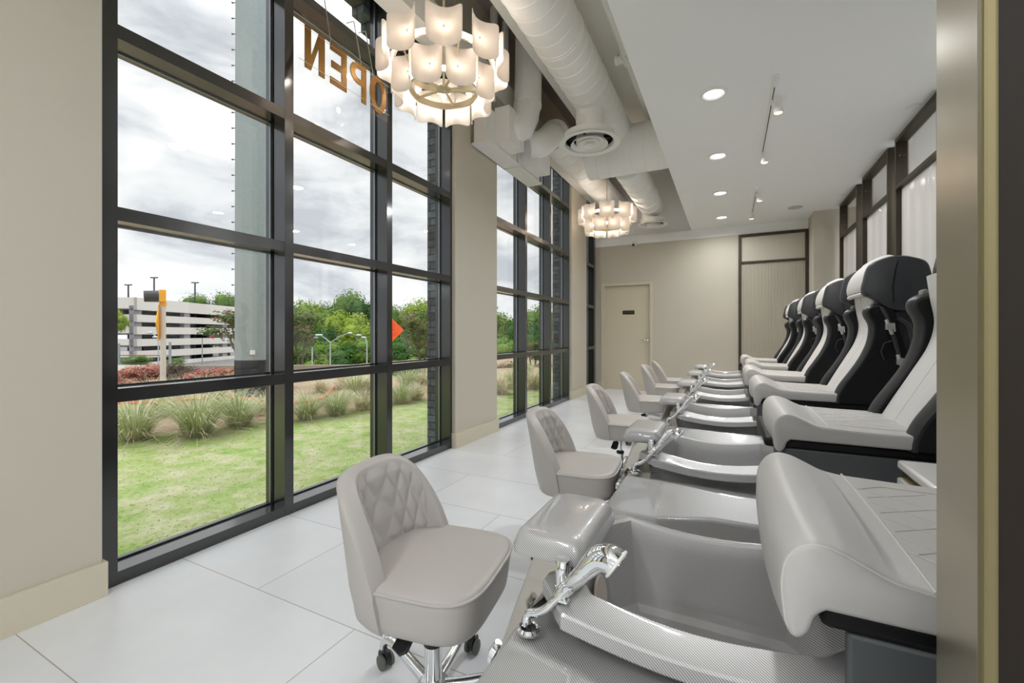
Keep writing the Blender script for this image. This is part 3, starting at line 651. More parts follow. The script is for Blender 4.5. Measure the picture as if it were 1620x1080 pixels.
# ================================================================== STOOLS
def stool_proto():
    S = empty('salon_stool')
    A_, B_ = .205, .215        # half depth (x), half width (y)
    def sup(t, a, b, e=4.0):
        c, s = math.cos(t), math.sin(t)
        return (a*math.copysign(abs(c)**(2/e), c), b*math.copysign(abs(s)**(2/e), s))
    n = 56; rings = []
    for z, k in ((.340,.80),(.341,.86),(.346,.905),(.358,.94),(.38,.958),(.42,.98),(.447,1.0),(.462,1.0),(.470,.985),(.475,.95),(.479,.88),(.483,.6),(.485,.25)):
        rings.append([(lambda p: (p[0]+ (.03 if True else 0), p[1], z))(sup(2*PI*i/n, A_*k, B_*k)) for i in range(n)])
    MB().loft(rings).build('seat', M['stool'], S, angle=60)
    seat = bpy.data.objects['seat'] if False else S
    path = [(lambda p: (p[0]+.03, p[1], .464))(sup(2*PI*i/n, A_*1.003, B_*1.003)) for i in range(-15, 16)]
    MB().tube(path, .0045, 8).build('seat_piping', M['stool'], S)
    # wrap-around backrest
    def top(t): return .475 + .265*(1-abs(t)**3.2)**.75
    def pl(t, k, ex=0):
        a = PI - t*1.42          # t in -1..1, rear at a = pi
        p = sup(a, (A_+ex)*k, (B_+ex)*k, 3.0); return p
    m = MB(); nu = 44; rows = []
    for i in range(nu+1):
        t = -1 + 2*i/nu; h = max(top(t), .468); col = []
        lean = lambda z: -.20*max(0, z-.40)*(1-.35*abs(t))
        for q in range(11):
            z = .342 + (h-.012-.342)*q/10; k = .90 + .11*min(1, (z-.342)/.09)**.5
            p = pl(t, k, .008); col.append((p[0]+.03+lean(z), p[1], z))
        for q in range(1, 6):
            a = PI*q/6
            ko = 1.01 - (.5-.5*math.cos(a))*.23; z = h-.012+.012*math.sin(a)
            p = pl(t, ko, .008); col.append((p[0]+.03+lean(z), p[1], z))
        for q in range(8):
            z = h-.012 - (h-.012-.445)*q/7; p = pl(t, .78-.02*math.sin(PI*q/7), .008); col.append((p[0]+.03+lean(z), p[1], z))
        rows.append(col)
    vs = [p for r in rows for p in r]; nc = len(rows[0]); fs = []
    for i in range(nu):
        for j in range(nc-1): fs.append((i*nc+j, (i+1)*nc+j, (i+1)*nc+j+1, i*nc+j+1))
    fs += [tuple(range(nc)), tuple(nu*nc + j for j in range(nc-1, -1, -1))]
    bk = m.add(vs, fs).build('backrest', M['stool'], S, angle=50)
    # quilted inner pad
    def q(u, v):
        t = -.80 + 1.60*u; h = top(t) - .022; z = .462 + (h-.462)*v
        lean = -.20*max(0, z-.40)*(1-.35*abs(t)); s = t*1.42*B_*1.10
        d1 = abs(math.sin(PI*(s/.084 + z/.125))); d2 = abs(math.sin(PI*(s/.084 - z/.125)))
        puff = .010*(min(d1, d2)**.55) * min(1, 6*v+.2, 9*(1-v)+.12, 14*u+.1, 14*(1-u)+.1)
        p = pl(t, .785-puff/.2-.006, .008); return (p[0]+.03+lean, p[1], z)
    MB().grid(q, 84, 44).build('quilted_pad', M['stool'], S, angle=180)
    # hydraulics
    MB().lathe([(0,.334),(.06,.334),(.06,.326),(.03,.322),(0,.322)], (.02,0,0), n=24).build('mounting_plate', M['black'], S)
    MB().cyl((.02,0,.2), (.02,0,.326), .0135, 20).build('piston', M['chrome'], S)
    MB().lathe([(.0,.222),(.022,.224),(.030,.218),(.030,.203),(.026,.2),(0,.2)], (.02,0,0), n=28).build('collar', M['black'], S)
    MB().cyl((.02,0,.075), (.02,0,.205), .0265, 28).build('column', M['chrome'], S)
    lv = MB().prism([(-.026,-.075),(.006,-.085),(.024,-.07),(.020,-.01),(.010,0),(-.016,0),(-.026,-.01)], 'z', -.006, .006).xf(Matrix.Translation((.005,-.085,.312)) @ Matrix.Rotation(-.15, 4, 'Z') @ Matrix.Rotation(.55, 4, 'X'))
    lv.tube([(.02,-.01,.326),(.005,-.09,.314)], .006, 8); lv.build('height_lever', M['black'], S, bevel=.003)
    MB().lathe([(0,.095),(.036,.095),(.046,.085),(.048,.068),(.04,.058),(0,.058)], (.02,0,0), n=28).build('hub', M['cast'], S)
    for k in range(5):
        a = 2*PI*k/5 + 1.50; ca, sa = math.cos(a), math.sin(a)
        pth = crom([(.03,.075),(.10,.088),(.18,.106),(.235,.106),(.262,.085),(.270,.062)], 4)
        MB().tube([(.02+r*ca, r*sa, z) for r, z in pth], [.019 - .006*i/len(pth) for i in range(len(pth))], 14).build('base_leg', M['cast'], S)
        cx, cyy = .02+.275*ca, .275*sa; tx, ty = -sa, ca
        cas = MB().tube([(cx,cyy,.072),(cx,cyy,.045)], .007, 8)
        cas.lathe([(0,-.009),(.026,-.009),(.028,-.005),(.028,.005),(.026,.009),(0,.009)], (cx-.012*ca, cyy-.012*sa, .036), (tx,ty,0), 20)
        co = cas.build('caster', M['black'], S)
        for s in (-1, 1):
            MB().lathe([(0,-.006),(.021,-.006),(.0245,-.004),(.0245,.004),(.021,.006),(0,.006)], (cx-.018*ca+tx*s*.017, cyy-.018*sa+ty*s*.017, .0255), (tx,ty,0), 22).build('caster_wheel', M['rubber'], co)
    return S
stools = [(-.835, 1.09, 8, 'nearest taupe quilted salon stool, by the nearest footrest'),
          (-.74, 2.23, 5, 'second taupe salon stool, half hidden behind the nearest grey footrest'),
          (-.80, 3.50, 4, 'third taupe salon stool, behind the second grey footrest'),
          (-.82, 4.80, 8, 'fourth taupe salon stool, before the beige door'),
          (-.82, 6.05, 0, 'fifth taupe salon stool, second from the far end of the row'),
          (-.82, 6.95, 10, 'last taupe salon stool, nearest the far wall')]
st = stool_proto(); index_kids()
for i, (x, y, rz, lab) in enumerate(stools):
    o = st if i == 0 else copy_tree(st)
    o.location = (x, y, 0); o.rotation_euler = (0, 0, math.radians(rz)); tag(o, lab, 'stool', 'pedicure stools in a row')

# ================================================================== PEDICURE CHAIRS
TY = .045      # tub centre line in the unit's own frame
def mirror(poly): return poly
def spa_proto():
    S = empty('pedicure_chair')
    C_ = M['carbon']
    # --- base body: deck, chine, plinth (right-handed rings round the hull, front = -x)
    def hull(hw, x0, x1, c, z):           # plan octagon with chamfered front corners
        return [(x0, -hw+c, z), (x0+c*.55, -hw, z), (x1, -hw, z), (x1, hw, z), (x0+c*.55, hw, z), (x0, hw-c, z)]
    body = MB()
    r_deck = [(-.43,-.235,.492),(-.265,-.268,.503),(-.06,-.345,.508),(.95,-.36,.508),(.95,.45,.508),(-.06,.435,.508),(-.265,.358,.503),(-.43,.325,.492)]
    r_chin = [(-.535,-.285,.33),(-.27,-.475,.415),(-.06,-.455,.44),(.95,-.44,.44),(.95,.53,.44),(-.06,.545,.44),(-.27,.565,.415),(-.535,.375,.33)]
    r_low = [(-.50,-.25,.12),(-.27,-.40,.12),(-.06,-.40,.12),(.95,-.40,.12),(.95,.49,.12),(-.06,.49,.12),(-.27,.49,.12),(-.50,.34,.12)]
    r_bot = [(p[0]+.05 if p[0] < 0 else p[0], p[1]*.92, .002) for p in r_low]
    vs = r_bot + r_low + r_chin + r_deck; n = 8; fs = []
    for i in range(3):
        for j in range(n):
            k = (j+1) % n; fs.append((i*n+j, i*n+k, (i+1)*n+k, (i+1)*n+j))
    fs.append(tuple(range(n-1, -1, -1)))
    # deck ring around the tub opening
    def oct_(hx0, hx1, hy, c, z, cb=None):
        cb = c if cb is None else cb
        return [(hx0, TY-hy+c, z), (hx0+c*.8, TY-hy, z), (hx1-cb, TY-hy, z), (hx1, TY-hy+cb*1.1, z), (hx1, TY+hy-cb*1.1, z), (hx1-cb, TY+hy, z), (hx0+c*.8, TY+hy, z), (hx0, TY+hy-c, z)]
    hole = oct_(-.345, .28, .192, .078, .474, .12)
    # match deck ring order (front-near first): deck 0..7
    hmap = [hole[0], hole[1], hole[2], hole[3], hole[4], hole[5], hole[6], hole[7]]
    deck = [vs[3*n+j] for j in range(n)]
    o = len(vs); vs += hmap
    for j in range(n):
        k = (j+1) % n; fs.append((3*n+j, 3*n+k, o+k, o+j))
    body.add(vs, fs); body.build('basin_base', C_, S, angle=20, bevel=.012, seg=3, blim=12)
    # --- tub: rounded rim, inner walls, floor; rim sags along the long sides
    def ring(hx0, hx1, hy, c, z, cb=None, sag=0.0):
        P8 = oct_(hx0, hx1, hy, c, z, cb); out = []
        for j in range(8):
            a, b = P8[j], P8[(j+1) % 8]; seg = 10 if j in (1, 5) else 4
            for q in range(seg):
                t = q/seg; zz = z
                if j in (1, 5): zz = z - sag*math.sin(PI*t)
                out.append((a[0]+(b[0]-a[0])*t, a[1]+(b[1]-a[1])*t, zz))
        return out
    SG = .024
    rr = [ring(-.332,.262,.178,.074,.40,.112), ring(-.346,.281,.193,.078,.474,.12), ring(-.360,.294,.216,.086,.546,.13,SG*.9),
          ring(-.387,.329,.278,.101,.548,.147,SG), ring(-.390,.332,.281,.102,.552,.148,SG), ring(-.389,.331,.280,.102,.578,.148,SG), ring(-.385,.327,.276,.10,.583,.147,SG),
          ring(-.345,.280,.224,.088,.599,.127,SG), ring(-.337,.271,.215,.086,.600,.125,SG), ring(-.331,.263,.207,.084,.595,.122,SG), ring(-.328,.259,.203,.083,.585,.12,SG),
          ring(-.322,.252,.196,.08,.545,.115,SG*.8), ring(-.300,.228,.180,.07,.40,.10), ring(-.293,.22,.172,.066,.375,.095), ring(-.275,.20,.155,.06,.362,.085), ring(-.15,.08,.06,.03,.358,.03)]
    MB().loft(rr, False, True).build('tub', C_, S, angle=28)
    # jet cover on the tub's front wall, drain
    MB().lathe([(0,0),(.046,0),(.048,.004),(.044,.008),(0,.010)], (-.303, TY-.005, .475), (.985,0,.17), 30).build('jet_cover', M['grout_jet'], S)
    MB().lathe([(0,0),(.026,0),(.026,.003),(.02,.005),(0,.003)], (.12, TY+.03, .3595), (0,0,1), 24).build('drain', M['chrome'], S)
    # --- footrest pad and its polished bracket
    def rr2(hx, hy, r, z, cx=-.375, n2=6):
        out = []
        for (sx, sy, a0) in ((1,1,0),(-1,1,PI/2),(-1,-1,PI),(1,-1,1.5*PI)):
            for i in range(n2+1):
                a = a0 + PI/2*i/n2; out.append((cx+sx*(hx-r)+r*math.cos(a), sy*(hy-r)+r*math.sin(a), z))
        return out
    pr = [rr2(.06,.12,.02,.634), rr2(.086,.148,.03,.634), rr2(.092,.154,.032,.638), rr2(.093,.156,.033,.648), rr2(.087,.150,.034,.668), rr2(.082,.145,.034,.680), rr2(.074,.137,.032,.6885), rr2(.06,.122,.03,.692), rr2(.03,.08,.02,.693)]
    MB().loft(pr).build('footrest', C_, S, angle=40)
    MB().lathe([(0,.634),(.055,.634),(.06,.628),(.05,.618),(0,.612)], (-.375,0,0), n=32).build('footrest_swivel', M['black'], S)
    bp = [(-.418,.628),(-.335,.628),(-.40,.52),(-.425,.495),(-.47,.40),(-.48,.30),(-.515,.30),(-.518,.36)]
    MB().prism(bp, 'y', -.115, .115).build('footrest_bracket', M['mirror'], S, smooth=False, bevel=.004)
    # --- tap, hose, hand shower
    MB().lathe([(0,.594),(.019,.594),(.019,.600),(.0165,.603),(.0165,.655),(.015,.658),(0,.6585)], (-.328,-.165,0), n=28).build('tap', M['chrome'], S)
    MB().lathe([(.022,.500),(.025,.500),(.026,.506),(.020,.511),(.0165,.508),(.0165,.496)], (-.395,-.20,0), n=28, cap=False).build('hose_grommet', M['chrome'], S)
    MB().lathe([(0,.5000),(.019,.5000),(.019,.5025),(0,.5025)], (-.395,-.20,0), n=24).build('grommet_hole_dark', M['black'], S)  # black disc, the dark of the hose hole put into colour
    hp = crom([(-.398,-.20,.496),(-.401,-.20,.522),(-.393,-.202,.540),(-.372,-.206,.550),(-.350,-.208,.566),(-.335,-.206,.584),(-.322,-.203,.600)], 11)
    rad = [.0082 + (.0016 if i % 2 else 0) for i in range(len(hp))]
    MB().tube(hp, rad, 12).build('shower_hose', M['chrome'], S, angle=80)
    hd = MB(); a = Vector((-.322,-.203,.600)); b = Vector((-.268,-.205,.664)); u = (b-a).normalized()
    hd.tube([a-u*.006, a+u*.006, a+u*.03, a+u*.032, a+u*.036, a+u*.038, b], [.012,.0145,.0155,.0135,.0135,.016,.0185], 22)
    hd.tube(crom([tuple(b), tuple(b+u*.03), (-.232,-.206,.700), (-.212,-.207,.702), (-.200,-.208,.694)], 5), [.0185+.0115*math.sin(PI/2*i/20) for i in range(21)], 22)
    hs = hd.build('hand_shower', M['chrome'], S, angle=50)
    f = Vector((.82,-.08,-.56)).normalized()
    MB().lathe([(0,0),(.0305,0),(.0325,.002),(.0325,.005),(.029,.007),(0,.006)], Vector((-.2035,-.208,.6985)), f, 28).build('shower_face', M['white_plastic'], hs)
    MB().tube([(-.328,-.165,.628),(-.318,-.19,.617)], .0085, 12).tube([(-.330,-.212,.590),(-.300,-.212,.624)], .0075, 12).box(-.318,-.30,-.222,-.205,.596,.600).build('shower_holder', M['chrome'], S, angle=50)
    MB().tube([(-.478,-.222,.418),(-.478,-.215,.440),(-.462,-.215,.462)], .009, 10).lathe([(0,0),(.014,0),(.014,.012),(0,.013)], (-.466,-.22,.440), (-.9,0,.4), 16).build('side_latch', M['chrome'], S)
    # --- seat plinth
    pl = MB().box(.34, .95, -.23, .23, .42, .70)
    for sy in (-1, 1): MB().box(.16, .95, sy*.235, sy*.258, .42, .70).build('side_panel', M['grey_leather'], S, bevel=.006, seg=2)
    pl.build('seat_plinth', M['grey_leather'], S, bevel=.014, seg=3)
    MB().box(.125, .9, -.262, .262, .70, .738).build('seat_frame', M['black_shell'], S, bevel=.012, seg=2)
    # --- seat cushion with rolled front
    prof = crom([(.155,.742),(.1535,.772),(.159,.804),(.175,.828),(.200,.8395),(.230,.835),(.262,.8205),(.295,.8055),(.335,.798)], 5) + [(.45,.794),(.62,.792),(.68,.79)]
    under = [(.68,.738),(.45,.738),(.232,.738)] + crom([(.215,.738),(.202,.725),(.195,.703),(.182,.688),(.168,.690),(.158,.712)], 4)
    poly = prof + under
    def inset(poly, d):
        n = len(poly); out = []
        for i in range(n):
            a, b, c = Vector(poly[i-1]), Vector(poly[i]), Vector(poly[(i+1) % n])
            t = (c-a).normalized(); nv = Vector((t.y, -t.x)); out.append((b.x+nv.x*d, b.y+nv.y*d))
        return out
    hw = .288; pin = [inset(poly, d) for d in (.011, .005, .0015, 0.0)]
    def crown(p, k): return (p[0] - (.014*k if p[0] < .21 else 0), None, p[1] + (.017*k if p[1] > .78 and p[0] < .30 else (.004*k if p[1] > .78 else 0)))
    sts = [(-hw,0,0),(-hw+.002,1,0),(-hw+.007,2,0),(-hw+.015,3,.0),(-.22,3,.45),(-.12,3,.85),(0,3,1),(.12,3,.85),(.22,3,.45),(hw-.015,3,0),(hw-.007,2,0),(hw-.002,1,0),(hw,0,0)]
    rings = [[(lambda c: (c[0], y, c[2]))(crown(p, k)) for p in pin[lv]] for y, lv, k in sts]
    seat = MB().loft(rings).build('seat_cushion', M['white_leather'], S, angle=55)
    def interp(t, P):
        for (a, b), (c, d) in zip(P, P[1:]):
            if t <= c: return b + (d-b)*(t-a)/(c-a)
        return P[-1][1]
    def ztop(x, y): return interp(x, [(.30,.8045),(.335,.798),(.45,.794),(.62,.792),(.68,.79)]) + .004*interp(abs(y), [(0,1),(.12,.85),(.22,.45),(.273,0),(.3,0)])
    seam = MB()
    for sy in (-1, 1):
        pth = [(p[0], sy*(hw-.004), p[1]) for p in inset(poly, .004)[len(prof)+len(under)-3:] + inset(poly, .004)[:len(prof)-1]]
        seam.tube(pth, .0016, 6)
    seam.tube([(.338, y, ztop(.338, y)+.0004) for y in [-.283+.566*i/24 for i in range(25)]], .0024, 6)
    seam.build('seat_seam', M['thread'], S)
    st2 = MB()
    sy_lines = []
    for k in range(-2, 3):
        for sgn in (-1, 1):
            pts = []
            for i in range(31):
                x = .33+.29*i/30; y = k*.09 + sgn*(x-.33)*.75
                if abs(y) < .2 and x > .345: pts.append((x, y, ztop(x, y)+.0003))
            if len(pts) > 2: st2.tube(pts, .0011, 5)
    for sy in (-1, 1): st2.tube([(.345+.02*k, sy*(.215 if k > 2 else .16+.02*k), ztop(.345+.02*k, .215 if k > 2 else .16+.02*k)+.0006) for k in range(15)], .0016, 5)
    st2.build('seat_stitching', M['thread'], S)
    return S
def back_parts(S):
    # --- backrest
    front = crom([(.598,.775),(.645,.87),(.708,.99),(.762,1.10),(.783,1.20),(.770,1.30),(.758,1.40)], 5)
    rear = [(.83,1.40),(.85,1.2),(.83,1.05),(.78,.9),(.72,.775)]
    poly = front + rear; hw = .20
    def sec(d, y):
        out = []
        for i, p in enumerate(poly):
            out.append((p[0] + (d if i < len(front) else 0), y, p[1]))
        return out
    MB().loft([sec(.025,-hw), sec(.010,-hw+.006), sec(.0,-hw+.02), sec(-.008,-.1), sec(-.004,-.004), sec(.003,0), sec(-.004,.004), sec(-.008,.1), sec(0,hw-.02), sec(.010,hw-.006), sec(.025,hw)]).build('backrest', M['white_back'], S, angle=40)
    m = MB()
    for sy in (-1, 1): m.tube([(p[0]-.0055, sy*.085, p[1]) for p in front[:26]], .0015, 5)
    m.build('backrest_seam', M['thread'], S)
    # --- side bolsters with padded graphite edge
    S_ = crom([(.580,.735),(.583,.775),(.606,.835),(.655,.915),(.703,.998),(.738,1.085),(.752,1.16),(.748,1.215),(.727,1.262),(.727,1.292),(.748,1.312),(.785,1.322)], 4)
    rear = [(.84,1.315),(.87,1.22),(.90,1.08),(.93,.95),(.95,.735)]
    for sy in (-1, 1):
        y0, y1 = sy*.205, sy*.292
        b = MB().prism(S_ + rear, 'y', y0, y1).build('side_bolster', M['black_shell'], S, angle=30, bevel=.008, seg=2, blim=50)
        e = MB()
        rings = []
        for i, p in enumerate(S_):
            a = Vector(S_[max(i-1,0)]); c = Vector(S_[min(i+1,len(S_)-1)]); t = (c-a).normalized(); nv = Vector((-t.y, t.x)); ym = (y0+y1)/2
            r = []
            for k in range(13):
                q = PI*k/12; r.append((p[0]+nv.x*(.017*math.sin(q)-.004), ym+.0445*math.cos(q), p[1]+nv.y*(.017*math.sin(q)-.004)))
            r.append((p[0]-nv.x*.012, y0 if sy > 0 else y1, p[1]-nv.y*.012)); rings.append(r)
        e.loft(rings).build('bolster_edge', M['edge_pad'], b, angle=50)
        MB().prism([(.752,1.300),(.782,1.300),(.785,1.34),(.772,1.352),(.758,1.345)], 'y', sy*.225, sy*.27).build('bolster_tip', M['tip'], b, bevel=.005)
        # exposed recline hardware
        h = MB().tube([(.79,sy*.285,1.31),(.81,sy*.30,1.26),(.845,sy*.305,1.12),(.875,sy*.305,.98),(.92,sy*.305,.80)], .011, 10)
        h.tube([(.86,sy*.303,1.245),(.905,sy*.308,1.20),(.925,sy*.308,1.10),(.925,sy*.305,1.0)], .014, 10)
        h.tube([(.80,sy*.302,1.0),(.785,sy*.302,1.05),(.80,sy*.303,1.10),(.84,sy*.303,1.115)], .004, 8)
        h.build('recline_linkage', M['signal_black'], S)
        for (cx, cz) in ((.818, 1.195), (.868, .995)):
            g = MB().tube([(cx-.012,sy*.312,cz+.04),(cx+.014,sy*.312,cz-.045)], .009, 10)
            g.box(cx-.014,cx+.016,sy*.297,sy*.325,cz-.018,cx*0+cz+.02).tube([(cx+.022,sy*.312,cz+.02),(cx+.026,sy*.312,cz-.03)], .006, 8)
            g.build('link_clamp', M['zinc'], S, bevel=.002)
    # --- back shell
    bs = [(.84,.70),(.83,.95),(.85,1.2),(.86,1.40),(1.0,1.45),(1.03,1.30),(1.06,1.0),(1.05,.70)]
    MB().prism(bs, 'y', -.235, .235).build('back_shell', M['dark_leather'], S, bevel=.025, seg=3)
def head_parts(S):
    wing = crom([(.700,1.392),(.699,1.425),(.708,1.470),(.722,1.535),(.745,1.567),(.80,1.592),(.857,1.603),(.923,1.594),(.985,1.563),(1.008,1.50),(1.02,1.39),(1.0,1.30),(.90,1.285),(.83,1.296),(.765,1.345),(.735,1.366),(.710,1.378)], 4)
    cx, cz = .86, 1.45
    def sc(k, y): return [(cx+(p[0]-cx)*k, y, cz+(p[1]-cz)*k) for p in wing]
    for sy in (-1, 1):
        MB().loft([sc(.93, sy*.245), sc(.985, sy*.252), sc(1, sy*.265), sc(1.0, sy*.285), sc(.985, sy*.300), sc(.93, sy*.308)]).build('headrest_wing', M['dark_leather'], S, angle=50)
        MB().tube([(.862+.0,sy*.3065,1.575),(.848,sy*.310,1.52),(.835,sy*.310,1.42),(.842,sy*.3085,1.33)], .0022, 6).build('wing_piping', M['black_shell'], S)
    rp = [(.80,1.30),(.80,1.60),(.857,1.605),(.93,1.595),(1.0,1.56),(1.03,1.47),(1.035,1.38),(1.0,1.30)]
    MB().prism(rp, 'y', -.25, .25).build('headrest_shell', M['dark_leather'], S, bevel=.02, seg=3)
    fp = crom([(.727,1.412),(.722,1.45),(.735,1.51),(.765,1.562),(.805,1.600),(.845,1.622)], 4)
    poly = fp + [(.866,1.615),(.85,1.57),(.83,1.5),(.82,1.412)]; hw = .235
    def sec(d, y): return [(p[0]+(d if i < len(fp) else 0), y, p[1]-(d*.6 if p[1] > 1.6 else 0)) for i, p in enumerate(poly)]
    MB().loft([sec(.03,-hw), sec(.012,-hw+.008), sec(.0,-hw+.03), sec(-.012,-.1), sec(-.014,0), sec(-.012,.1), sec(0,hw-.03), sec(.012,hw-.008), sec(.03,hw)]).build('headrest_pad', M['white_back'], S, angle=40)
    MB().tube([(.75,-.225,1.400),(.738,-.2,1.398),(.728,-.1,1.397),(.726,0,1.397),(.728,.1,1.397),(.738,.2,1.398),(.75,.225,1.400)], .014, 14).build('headrest_roll', M['white_back'], S)
ch = spa_proto(); back_parts(ch); head_parts(ch); index_kids()
chairs = [(-.085, 'nearest white pedicure chair and carbon-weave basin, back hidden by the bronze jamb'),
          (.0, 'second white pedicure chair and basin, its head cut off by the bronze jamb'),
          (-.015, 'third white pedicure chair, whose black headrest shows whole'),
          (-.03, 'fourth white pedicure chair and basin in the row'),
          (.02, 'fifth white pedicure chair, second from the far wall'),
          (.0, 'last white pedicure chair, nearest the far wall')]
HEAD = {'headrest_wing', 'headrest_shell', 'headrest_pad', 'headrest_roll'}
SLIDE = {'seat_cushion', 'seat_seam', 'seat_stitching'}
for i, (sl, lab) in enumerate(chairs):
    o = ch if i == 0 else copy_tree(ch)
    o.location = (0, 1.075 + 1.22*i, 0); tag(o, lab, 'pedicure chair', 'pedicure chairs in a row')
for o in list(bpy.data.objects):
    if o.name.split('.')[0] in SLIDE and o.parent:
        i = round((o.parent.location.y - 1.075)/1.22); o.location.x = chairs[i][0]
    if o.name.split('.')[0] in HEAD and o.parent and abs(o.parent.location.y - 2.295) < .1: o.location = (.115, 0, .012)

# white side cabinet between the first two chairs
T = empty('side_cabinet', (.515, 1.685, 0)); tag(T, 'white gloss side cabinet with gold band between the first two chairs', 'cabinet')
MB().box(0, .36, -.235, .25, .690, .722).build('cabinet_top', M['gloss_white'], T, bevel=.010, seg=3)
MB().box(.012, .35, -.222, .237, .662, .690).build('gold_band', M['gold'], T, smooth=False)
MB().box(.0, .36, -.235, .25, .02, .662).build('cabinet_body', M['gloss_white'], T, bevel=.006, seg=2)
MB().box(.02, .34, -.215, .23, .0, .02).build('cabinet_plinth', M['black'], T, smooth=False)
# ================================================================== EXTERIOR
def gz(x):
    d = -x
    if d < 9.5: return -.06
    if d < 15: return -.06 - (d-9.5)/5.5*.95
    return -1.01
def terrain(name, x0, x1, y0, y1, mat, nx=14, ny=4, dz=0.0):
    return struct(MB().grid(lambda u, v: (x0+(x1-x0)*u, y0+(y1-y0)*v, gz(x0+(x1-x0)*u)+dz), nx, ny).build(name, mat, smooth=True, fix=False))
# lawn edge line in plan
E0 = Vector((-6.6, 1.0)); E1 = Vector((-4.9, 7.0)); E2 = Vector((-4.7, 40.0)); Em = Vector((-7.5,-12.0))
def edge_x(y):
    pts = [(-12,-8.2),(1.2,-6.75),(2.5,-6.35),(5.4,-5.25),(8,-5.0),(14,-5.0),(40,-5.2)]
    for (a, xa), (b, xb) in zip(pts, pts[1:]):
        if a <= y <= b: return xa+(xb-xa)*(y-a)/(b-a)
    return xa
lawn = MB(); ys = [-12+ i*.5 for i in range(105)]
lawn.add([(-2.69, y, -.06) for y in ys] + [(edge_x(y), y, -.06) for y in ys], [(i, i+1, len(ys)+i+1, len(ys)+i) for i in range(len(ys)-1)])
struct(lawn.build('lawn', M['lawn'], smooth=False))
bed = MB()
rows = [[(edge_x(y)-(k/20)**1.4*(24+edge_x(y)), y, 0) for k in range(21)] for y in ys]
rows = [[(p[0], p[1], gz(p[0]) - .004 + .05*noise.noise((p[0]*1.3, p[1]*1.3, 0))*(0 if j == 0 else 1)) for j, p in enumerate(r)] for r in rows]
n = 21; bed.add([p for r in rows for p in r], [(i*n+j, i*n+j+1, (i+1)*n+j+1, (i+1)*n+j) for i in range(len(rows)-1) for j in range(n-1)])
struct(bed.build('ground_mulch', M['mulch'], fix=False))
struct(MB().box(-420, -24, -120, 420, -7.4, -7.0).build('ground', M['asphalt'], smooth=False))
# lawn blades near the glass
bl = MB()
for i in range(26000):
    y = random.uniform(.2, 9.5); ex = edge_x(y); x = -2.75 + (ex+2.75)*random.random()**1.3
    a = random.uniform(0, 2*PI); h = random.uniform(.004, .014); wd = .004; dx, dy = math.cos(a)*wd, math.sin(a)*wd; lx, ly = random.uniform(-.05,.05), random.uniform(-.05,.05)
    bl.add([(x-dx,y-dy,-.062),(x+dx,y+dy,-.062),(x+lx,y+ly,-.06+h)], [(0,1,2)])
o = bl.build('grass_blades', M['blade'], smooth=False, fix=False); tag(o, 'short mown grass outside the windows', 'grass', kind='stuff')

def tuft_mesh(seed, mats, nb=460, H=.68, R=.74):
    rnd = random.Random(seed); ms = [MB() for _ in mats]
    for i in range(nb):
        kind = 0 if rnd.random() < .42 else (1 if rnd.random() < .62 else 2)
        m = ms[kind]; a = rnd.uniform(0, 2*PI); out = rnd.random()**.6
        h = H*rnd.uniform(.55, 1.0)*(1-.25*out) if kind < 2 else H*rnd.uniform(.15,.45); r = R*out*rnd.uniform(.8, 1.25); wv = .0045
        px, py = -math.sin(a)*wv, math.cos(a)*wv; pts = []
        b0 = rnd.uniform(0,.10)
        for q in range(5):
            t = q/4; rad = b0 + r*t**1.35; z = h*(1-(1-t)**1.7) - (.22*h*out*max(0,t-.55)/.45 if kind < 2 else h*.6*t*t*out)
            c = (rad*math.cos(a), rad*math.sin(a), z); k = 1-t*.85
            pts += [(c[0]-px*k, c[1]-py*k, c[2]), (c[0]+px*k, c[1]+py*k, c[2])]
        m.add(pts, [(2*q, 2*q+1, 2*q+3, 2*q+2) for q in range(4)])
    vs = []; fs = []; mi = []
    for k, m in enumerate(ms):
        o = len(vs); vs += m.v; fs += [tuple(i+o for i in f) for f in m.f]; mi += [k]*len(m.f)
    me = bpy.data.meshes.new('tuft'); me.from_pydata(vs, [], fs)
    for mt in mats: me.materials.append(mt)
    me.polygons.foreach_set('material_index', mi); me.update(); return me
TM = [tuft_mesh(s, [M['tuft_green'], M['tuft_pale'], M['tuft_straw']]) for s in range(4)]
TP = [tuft_mesh(s+20, [M['tuft_pale'], M['tuft_straw'], M['tuft_straw']], 380, .6, .66) for s in range(2)]
